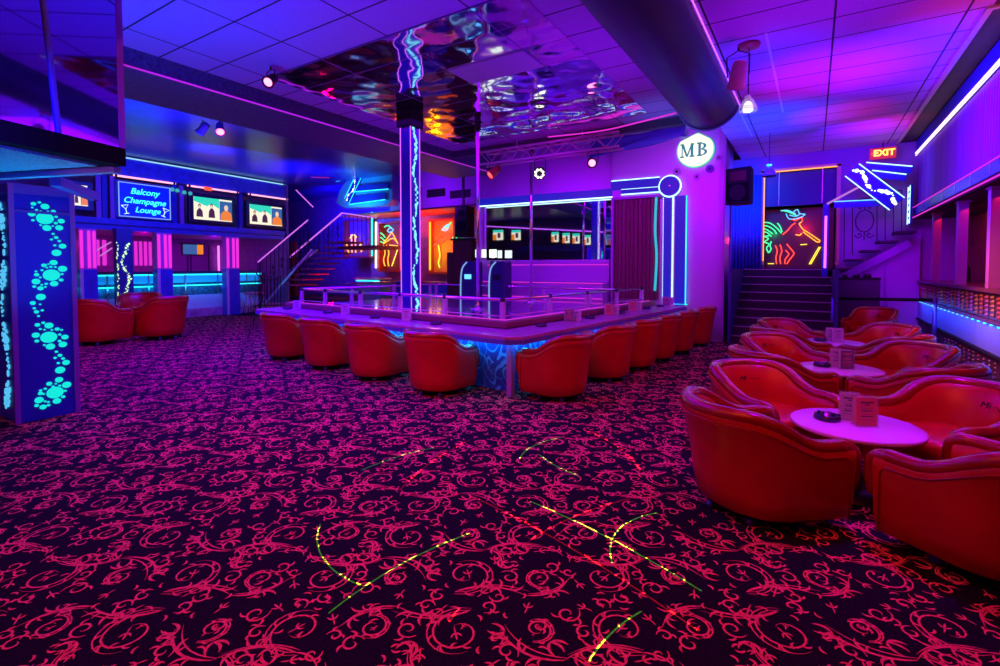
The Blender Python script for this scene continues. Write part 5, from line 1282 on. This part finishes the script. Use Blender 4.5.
# ------------------------------------------------------------------ foreground blue pillar
A = at_z(18, 424); pr = Vector((A.x, A.y, 0))
root = thing('bubble_pillar', 'big square blue pillar with glowing cyan bubble cut outs at the left edge', 'column', pr, 0)
Lp = .50; Wp = .60; Hp = 2.52
m = MB(); m.box(-Wp, 0, 0, Lp, 0, Hp); m.build('shaft', mat('pillar_blue', (.015, .03, .50), .35, bump=.05), root)
m = MB()
for x, y in ((0, 0), (0, Lp), (-Wp, 0), (-Wp, Lp)): m.box(x-.022, x+.022, y-.022, y+.022, 0, Hp)
m.build('corner_trim', mat('violet_corner', (.28, .10, .45), .35), root)
m = MB(); m.box(-Wp-.02, .02, -.02, Lp+.02, Hp-.10, Hp); m.box(-Wp-.015, .015, -.015, Lp+.015, Hp-.30, Hp-.27); m.build('capital', mat('pillar_cap', (.10, .08, .45), .4), root)
# bubbles traced on the face: crop (0,170)-(100,300) at 5.12, (0,290)-(100,430) at 4.76
B1 = [(230, 248, 45), (230, 187, 22), (162, 225, 20), (240, 297, 23), (303, 296, 20), (313, 262, 18), (273, 212, 12), (171, 173, 14), (201, 166, 9), (168, 257, 9), (285, 272, 10), (287, 240, 9), (296, 222, 8), (187, 205, 8), (208, 211, 6), (245, 212, 6), (208, 282, 7), (165, 192, 6), (270, 287, 6),
      (272, 327, 8), (287, 346, 11), (263, 356, 8), (303, 364, 9), (280, 386, 8), (320, 390, 19), (289, 424, 25), (274, 474, 20), (225, 488, 14), (320, 506, 23), (263, 538, 44), (184, 571, 22), (277, 582, 21), (313, 563, 12), (187, 536, 13), (215, 513, 8), (184, 519, 7), (260, 496, 8), (247, 482, 6), (283, 497, 7), (317, 533, 8), (240, 500, 6), (207, 606, 16), (175, 597, 10), (236, 583, 9), (213, 588, 7), (232, 599, 7), (206, 550, 7), (209, 650, 25)]
B2 = [(156, 62, 14), (191, 68, 6), (163, 87, 8), (173, 104, 12), (201, 97, 8), (183, 124, 7), (232, 225, 40), (233, 169, 21), (170, 215, 19), (240, 269, 22), (299, 259, 20), (309, 224, 17), (272, 186, 12), (178, 166, 13), (206, 156, 9), (175, 243, 11), (283, 243, 9), (284, 212, 8), (293, 190, 7), (192, 186, 7), (212, 189, 6), (247, 190, 6), (211, 262, 7),
      (268, 294, 8), (285, 311, 11), (262, 323, 8), (300, 326, 9), (277, 348, 8), (314, 345, 18), (286, 381, 24), (281, 427, 19), (234, 446, 14), (317, 451, 22), (262, 488, 41), (186, 524, 22), (271, 528, 20), (301, 508, 10), (192, 492, 12), (215, 470, 8), (193, 478, 8), (252, 460, 8), (265, 446, 6), (284, 455, 7), (310, 480, 8), (205, 557, 17), (174, 550, 11), (231, 548, 9), (215, 530, 7), (230, 533, 7), (207, 495, 7)]
m = MB(); lst = [(x/5.12, 170+y/5.12, r/5.12) for x, y, r in B1]+[(x/4.76, 290+y/4.76, r/4.76) for x, y, r in B2]
lst2 = []
for px, py, r in lst:
    q = at_x(px, py, pr.x+.004); e = at_x(px+r, py, pr.x+.004); ry = abs(e.y-q.y); 
    rv = (at_x(px, py-r*.66, pr.x+.004).z-q.z)
    lst2.append((q.y-pr.y, q.z, ry, rv))
for y, z, ry, rv in lst2:
    m.disc((.006, y, z), ry, max(rv, ry*.85), (0, 1, 0), (0, 0, 1), .010, 16)
m.build('bubble_cutouts', blob_c, root, label='glowing cyan round cut outs')
m = MB()
for y, z, ry, rv in lst2: m.disc((-Wp*.55+(y/Lp-.5)*Wp*.62, -.006, z), ry*.62, max(rv, ry*.85), (1, 0, 0), (0, 0, 1), .010, 12)
m.build('bubble_cutouts', em('ice_lit_blob', (.1, .6, 1), .9), root, label='pale glowing cut outs on the narrow side')
# hanging glass booth above the pillar
BZ = 2.52; c1 = at_z(122, 166, BZ); c0 = at_z(-60, 129, BZ)
ang = math.atan2(c0.y-c1.y, c0.x-c1.x)
ex = Vector((math.cos(ang), math.sin(ang), 0)); ey = Vector((ex.y, -ex.x, 0))
if ey.x > 0: ey = -ey
root = thing('glass_booth', 'dark glass sided booth with violet edges hanging over the blue bubble pillar', 'booth', c1, 0)
Lb = 2.6; Db = 2.2; Hb = 4.395-BZ
def bq(u, v, z): return ex*u+ey*v+Vector((0, 0, z))
def bprism(mb, us, z0, z1): mb.prism([(bq(u, v, 0).x, bq(u, v, 0).y) for u, v in us], z0, z1)
m = MB(); bprism(m, [(-.02, -.02), (Lb, -.02), (Lb, Db), (-.02, Db)], 0, .15); m.build('floor_slab', mat('slab_black', (.003, .004, .012), .8, spec=.1), root)
m = MB(); bprism(m, [(.12, .12), (Lb, .12), (Lb, Db), (.12, Db)], -.02, 0); m.build('stippled_underside', mat('stipple_teal', (.12, .35, .45), .6, bump=1, bscale=55, vary=.4, vscale=60), root)
m = MB(); bprism(m, [(-.01, -.01), (Lb, -.01), (Lb, .02), (-.01, .02)], .15, Hb); bprism(m, [(-.01, -.01), (.02, -.01), (.02, Db), (-.01, Db)], .15, Hb); m.build('glass_panes', mat('dark_mirror_glass', (.30, .28, .75), .04, metal=1), root)
m = MB(); m.bar(bq(0, 0, .15), bq(0, 0, Hb), .045, .045); m.build('corner_post', mat('violet_post_b', (.14, .05, .8), .3), root)
m = MB(); m.bar(bq(.50, -.02, .15), bq(.64, -.02, Hb), .022, .022); m.bar(bq(1.25, -.02, .15), bq(1.25, -.02, Hb), .022, .022); m.build('mullion', mat('blue_mullion', (.08, .12, .7), .3), root)
m = MB(); m.bar(bq(-.0, .05, -.03), bq(0, Db, -.03), .07, .05); m.build('edge_beam', mat('edge_beam', (.15, .35, .55), .4), root)
bb = at_z(55, 181, 2.48)-c1; b2 = at_pl(95, 197, (pr.x+.1, pr.y), 90)-c1
m = MB(); m.bar(bb, b2, .09, .09); m.build('brace', mat('brace_blue', (.08, .1, .5), .4), root)
# ------------------------------------------------------------------ lights
W_ = bpy.data.worlds.new('world'); SC.world = W_; W_.use_nodes = True
W_.node_tree.nodes['Background'].inputs[0].default_value = (.10, .02, .22, 1); W_.node_tree.nodes['Background'].inputs[1].default_value = .04
LK = .30
def area(name, loc, size, col, power, aim=(0, 0, -1), spread=180, size2=None):
    l = bpy.data.lights.new(name, 'AREA'); l.energy = power*LK; l.color = col; l.size = size
    if size2: l.shape = 'RECTANGLE'; l.size_y = size2
    l.spread = R(spread); o = bpy.data.objects.new(name, l); COL.objects.link(o); o.location = loc
    o.rotation_euler = Vector(aim).to_track_quat('-Z', 'Y').to_euler(); return o
def spot(name, loc, aim, col, power, ang=60, blend=.6, r=.05):
    l = bpy.data.lights.new(name, 'SPOT'); l.energy = power*LK; l.color = col; l.spot_size = R(ang); l.spot_blend = blend; l.shadow_soft_size = r
    o = bpy.data.objects.new(name, l); COL.objects.link(o); o.location = loc; o.rotation_euler = (Vector(aim)-Vector(loc)).to_track_quat('-Z', 'Y').to_euler(); return o
def point(name, loc, col, power, r=.08):
    l = bpy.data.lights.new(name, 'POINT'); l.energy = power*LK; l.color = col; l.shadow_soft_size = r
    o = bpy.data.objects.new(name, l); COL.objects.link(o); o.location = loc; return o
BLUE = (.004, .012, 1); VIO = (.085, .0, 1); MAG = (.62, .0, .9); RED = (1, .01, .02); CY = (.0, .35, 1); WARM = (1, .12, .05)
# ceiling washes (uplights)
spot('uplight_blue', (-5.6, 2.4, 2.0), (-5.8, 2.6, 4.4), BLUE, 961, 105, 1)
spot('uplight_violet', (-3.4, 3.3, 2.0), (-3.3, 3.4, 4.4), VIO, 546, 120, 1)
spot('uplight_violet', (-2.4, 6.2, 2.4), (-2.3, 6.3, 4.4), (.22, 0, 1), 312, 100, 1)
spot('uplight_magenta', (.10, 8.3, 2.2), (.10, 8.5, 4.4), MAG, 858, 66, 1)
spot('uplight_magenta', (.0, 6.2, 2.2), (.0, 6.3, 4.4), (.30, 0, 1), 494, 75, 1)
spot('uplight_blue', (-.85, 10.2, 2.6), (-.9, 10.6, 4.4), (.0, .06, 1), 1263, 95, 1)
spot('uplight_blue', (-.7, 7.4, 2.6), (-.75, 7.6, 4.4), (.0, .02, 1), 583, 80, 1)
spot('uplight_blue', (1.0, 8.0, 2.4), (1.0, 8.3, 4.4), BLUE, 1603, 72, 1)
spot('uplight_red', (.35, 10.6, 2.9), (.35, 10.8, 4.4), (1, .0, .25), 156, 70, 1)
spot('uplight_red', (1.5, 6.9, 3.2), (1.5, 7.2, 4.4), RED, 104, 95, 1)
spot('uplight_magenta', (1.1, 12.0, 3.2), (1.1, 12.2, 4.4), (1, 0, .45), 156, 90, 1)
spot('uplight_blue', (-10.5, 4.8, 2.8), (-11.0, 5.0, 4.85), BLUE, 2041, 100, 1)
spot('uplight_blue', (-13.6, 7.2, 4.1), (-13.9, 7.3, 4.85), (.0, .05, 1), 437, 110, 1)
spot('uplight_blue', (-14.0, 10.0, 2.8), (-14.4, 10.4, 4.85), BLUE, 1846, 110, 1)
spot('uplight_teal', (-13.3, 11.3, 4.0), (-13.3, 11.6, 4.85), (.0, .5, .5), 208, 110, 1)
spot('uplight_cyan', (-2.3, 8.9, 3.2), (-2.2, 9.0, 4.4), (0, .25, 1), 93, 100, 1)
# floor washes
area('stage_wash', (-5, 7.2, 4.2), 3, (.22, .0, 1), 260, (0, 0, -1))
area('floor_violet', (-9.0, 5.0, 4.0), 4, (.11, .0, 1), 1500, (.1, 0, -1), 130)
area('floor_violet', (-4.4, 4.0, 4.2), 2.5, (.14, .0, 1), 260, (0, .1, -1), 110)
area('floor_magenta', (-7.5, 2.6, 4.0), 3, (.75, .0, .5), 90, (0, 0, -1), 130)
area('floor_red', (-1.2, 1.3, 4.0), 3.2, (1, .07, .02), 200, (-.1, .3, -1), 140)
area('floor_red', (-5.2, .4, 4.0), 3.2, (1, .09, .01), 190, (0, .3, -1), 140)
area('tables_red', (.2, 4.0, 4.2), 2.5, (1, .02, .20), 100, (0, .15, -1))
area('tables_violet', (.4, 7.8, 4.2), 2.5, (.45, .0, .9), 120, (0, 0, -1))
area('table_violet', (.5, 4.6, 4.3), .5, (.30, .0, 1), 60, (0, 0, -1), 60)
area('chairs_red', (-4.5, 1.5, 2.6), 2.2, (1, .08, .02), 75, (-.1, 1, -.45), 120)
area('chairs_red', (.3, 6.4, 3.2), 1.6, (1, .08, .04), 40, (-1, .1, -.8), 120)
area('chairs_red', (-9.6, 2.2, 2.8), 1.6, (1, .08, .03), 40, (-1, .8, -.6), 100)
spot('pier_magenta', (-2.2, 9.0, 3.9), (-2.6, 11.7, 2.5), (.55, .0, 1), 760, 125, 1, .1)
spot('stage_wall_violet', (-5.2, 9.3, 3.8), (-5.6, 11.5, 1.9), (.38, .0, 1), 600, 135, 1, .1)
spot('stage_wall_violet', (-6.9, 8.9, 3.8), (-7.0, 11.3, 1.9), (.28, .0, 1), 330, 120, 1, .1)
area('left_blue', (-13.0, 7.2, 4.3), 3, (.02, .03, 1), 520, (-1, .1, -.25), 140)
area('left_floor', (-12.6, 6.4, 4.4), 3, (.14, .0, 1), 480, (0, 0, -1), 140)
area('pillar_blue', (-4.6, .6, 2.6), 1.2, (.03, .02, 1), 60, (-1, .5, -.3), 100)
area('booth_teal', (-5.9, 1.6, .6), .5, (.0, .30, .8), 90, (-.05, 0, 1), 120)
area('bulkhead_violet', (-.2, 9.0, 3.3), 1.5, (.20, .0, 1), 210, (1, 0, .05), 110)
area('exit_violet', (.6, 11.6, 3.9), 1.0, (.10, .0, 1), 120, (.05, 1, -.1), 120)
area('understair_violet', (1.4, 12.4, 2.0), .4, (.35, .0, 1), 26, (0, 1, -.3), 130)
area('stairs_violet', (-.5, 10.8, 3.8), 1.0, (.4, .0, .9), 30, (0, .8, -1), 120)
area('drape_blue', (-1.2, 12.6, 3.9), .4, (.0, .06, 1), 130, (-.2, 1, -.6), 120)
area('underbalcony_pink', (-18.6, 7.5, 2.5), 1.5, (1, .0, .6), 70, (0, 0, -1))
point('underbalcony_pink', tuple(Lf(-3.0, 1.6, 2.3)), (1, .0, .7), 35); point('underbalcony_violet', tuple(Lf(2.6, 1.8, 2.3)), (.45, .0, 1), 45)
point('underbalcony_pink', tuple(Lf(0.2, 1.8, 2.3)), (.9, .0, .7), 30)
area('backbar_cyan', tuple(Lf(-.5, .40, 1.0)), 7, (0, .40, 1), 90, (-1, 0, -.3), size2=.1)
area('stair_wall_blue', (-16.2, 12.6, 3.4), 1.2, (.01, .0, 1), 650, (-.1, 1, .15), 140)
area('corner_cyan', (-13.6, 11.2, 3.2), .8, (.0, .35, 1), 90, (-.1, 1, .45), 90)
area('niche_red', (-12.0, 13.6, 2.9), 1.6, (1, .02, .0), 120, (0, .15, 1)); point('niche_red', (-14.2, 13.5, 2.4), RED, 55); point('niche_amber', (-11.6, 13.9, 2.4), (1, .40, .0), 60); point('stair_red', (-14.8, 11.9, 1.3), (1, .0, .08), 45)
area('fascia_violet', (-10.5, 11.4, 3.9), .8, (.25, .0, 1), 60, (0, 1, .05), 120)
area('front_wall_blue', (-7, -4.6, 3.6), 3, (.03, .0, 1), 260, (0, -1, -.1), 130)
point('drape_red', (-1.72, 13.3, 2.3), (1, .03, .0), 22)
spot('truss_violet', (-4.6, 7.2, 3.4), (-4.8, 9.3, 4.1), (.7, .0, 1), 110, 80, 1)
spot('swag_cyan', (-2.9, 10.2, 3.3), (-3.3, 11.3, 4.5), (.0, .3, 1), 60, 80, 1)
point('alcove_red', (-.2, 14.3, 2.6), RED, 26); point('alcove_green', (-.85, 14.4, 2.5), (.0, 1, .15), 6)
area('recess_red', (2.1, 10, 2.6), 6, (1, .02, .03), 70, (.5, 0, -1), size2=.3)
area('ledge_blue', (1.74, 9.9, .99), 7, (.02, .12, 1), 90, (1, 0, -1.1), size2=.04)
area('beads_amber', (1.0, 8.6, 2.0), .6, (1, .25, .06), 60, (.9, .1, -.8), 120)
# light given by the strips under the bar counter
p = Bf(-3.3, .18, .72); o = area('under_counter', p, 6.0, (.0, .45, 1), 100, (0, .35, -1), size2=.05); o.rotation_euler = (R(20), 0, BR)
p = Bf(-.18, 3.3, .72); o = area('under_counter', p, .05, (.0, .45, 1), 100, (0, 0, -1), size2=6.0); o.rotation_euler = (0, R(20), BR)
# laser projector: real projected pattern on the floor, drawn with arcs in its gobo
def laser(loc, target, paths, col, power):
    l = bpy.data.lights.new('laser_projector', 'SPOT'); l.energy = power; l.color = (1, 1, 1); l.spot_size = R(120); l.spot_blend = 0; l.shadow_soft_size = 0
    o = bpy.data.objects.new('laser_projector', l); COL.objects.link(o); o.location = loc     # points straight down
    l.use_nodes = True; nt = l.node_tree; emn = nt.nodes['Emission']
    tc = nt.nodes.new('ShaderNodeTexCoord'); sp = nt.nodes.new('ShaderNodeSeparateXYZ'); nt.links.new(tc.outputs['Normal'], sp.inputs[0])
    zz = math_node(nt, 'ABSOLUTE', sp.outputs['Z']); u = math_node(nt, 'MULTIPLY', math_node(nt, 'DIVIDE', sp.outputs['X'], zz), loc[2]); v = math_node(nt, 'MULTIPLY', math_node(nt, 'DIVIDE', sp.outputs['Y'], zz), loc[2])
    tot = None
    for (cx, cy, r, x0, x1, y0, y1, w) in paths:      # circle of radius r about (cx, cy) on the floor, clipped to a box
        dx = math_node(nt, 'SUBTRACT', u, cx-loc[0]); dy = math_node(nt, 'SUBTRACT', v, cy-loc[1])
        d = math_node(nt, 'SQRT', math_node(nt, 'ADD', math_node(nt, 'MULTIPLY', dx, dx), math_node(nt, 'MULTIPLY', dy, dy)))
        k = math_node(nt, 'LESS_THAN', math_node(nt, 'ABSOLUTE', math_node(nt, 'SUBTRACT', d, r)), w)
        for op, q, val in (('GREATER_THAN', u, x0-loc[0]), ('LESS_THAN', u, x1-loc[0]), ('GREATER_THAN', v, y0-loc[1]), ('LESS_THAN', v, y1-loc[1])):
            k = math_node(nt, 'MULTIPLY', k, math_node(nt, op, q, val))
        tot = k if tot is None else math_node(nt, 'MAXIMUM', tot, k)
    nt.links.new(tot, emn.inputs['Strength']); emn.inputs['Color'].default_value = (*col, 1)
def arc_from(p0, p1, bend, w=.0042):
    a = at_z(*p0); b = at_z(*p1); mid = (a+b)/2; ch_ = (b-a); L = ch_.length; n = Vector((-ch_.y, ch_.x, 0)).normalized()
    s = bend*L; r = (L*L/4+s*s)/(2*abs(s)); c = mid+n*(s-math.copysign(r, s))
    m1 = mid+n*s
    xs = [a.x, b.x, m1.x]; ys = [a.y, b.y, m1.y]
    return (c.x, c.y, r, min(xs)-.01, max(xs)+.01, min(ys)-.01, max(ys)+.01, w)
LP = (-1.6, 3.6, 3.9)
laser(LP, None, [arc_from((330, 612), (468, 534), .06), arc_from((320, 525), (360, 585), -.12), arc_from((532, 502), (700, 590), .03), arc_from((612, 562), (656, 513), .16),
                 arc_from((362, 470), (433, 448), .06), arc_from((520, 458), (560, 438), .12), arc_from((540, 455), (577, 475), -.06), arc_from((590, 660), (640, 612), .05)], (.15, 1, .02), 15000)
laser((-1.55, 3.55, 3.9), None, [arc_from((450, 621), (628, 499), .10), arc_from((480, 500), (697, 630), .03), arc_from((400, 490), (470, 440), .05), arc_from((585, 430), (640, 470), .08)], (1, .02, .01), 16000)
vs_ = SC.view_settings; SC.display_settings.display_device = 'sRGB'; vs_.view_transform = 'Standard'; vs_.look = 'None'; vs_.exposure = 0; vs_.gamma = 1; vs_.use_curve_mapping = False
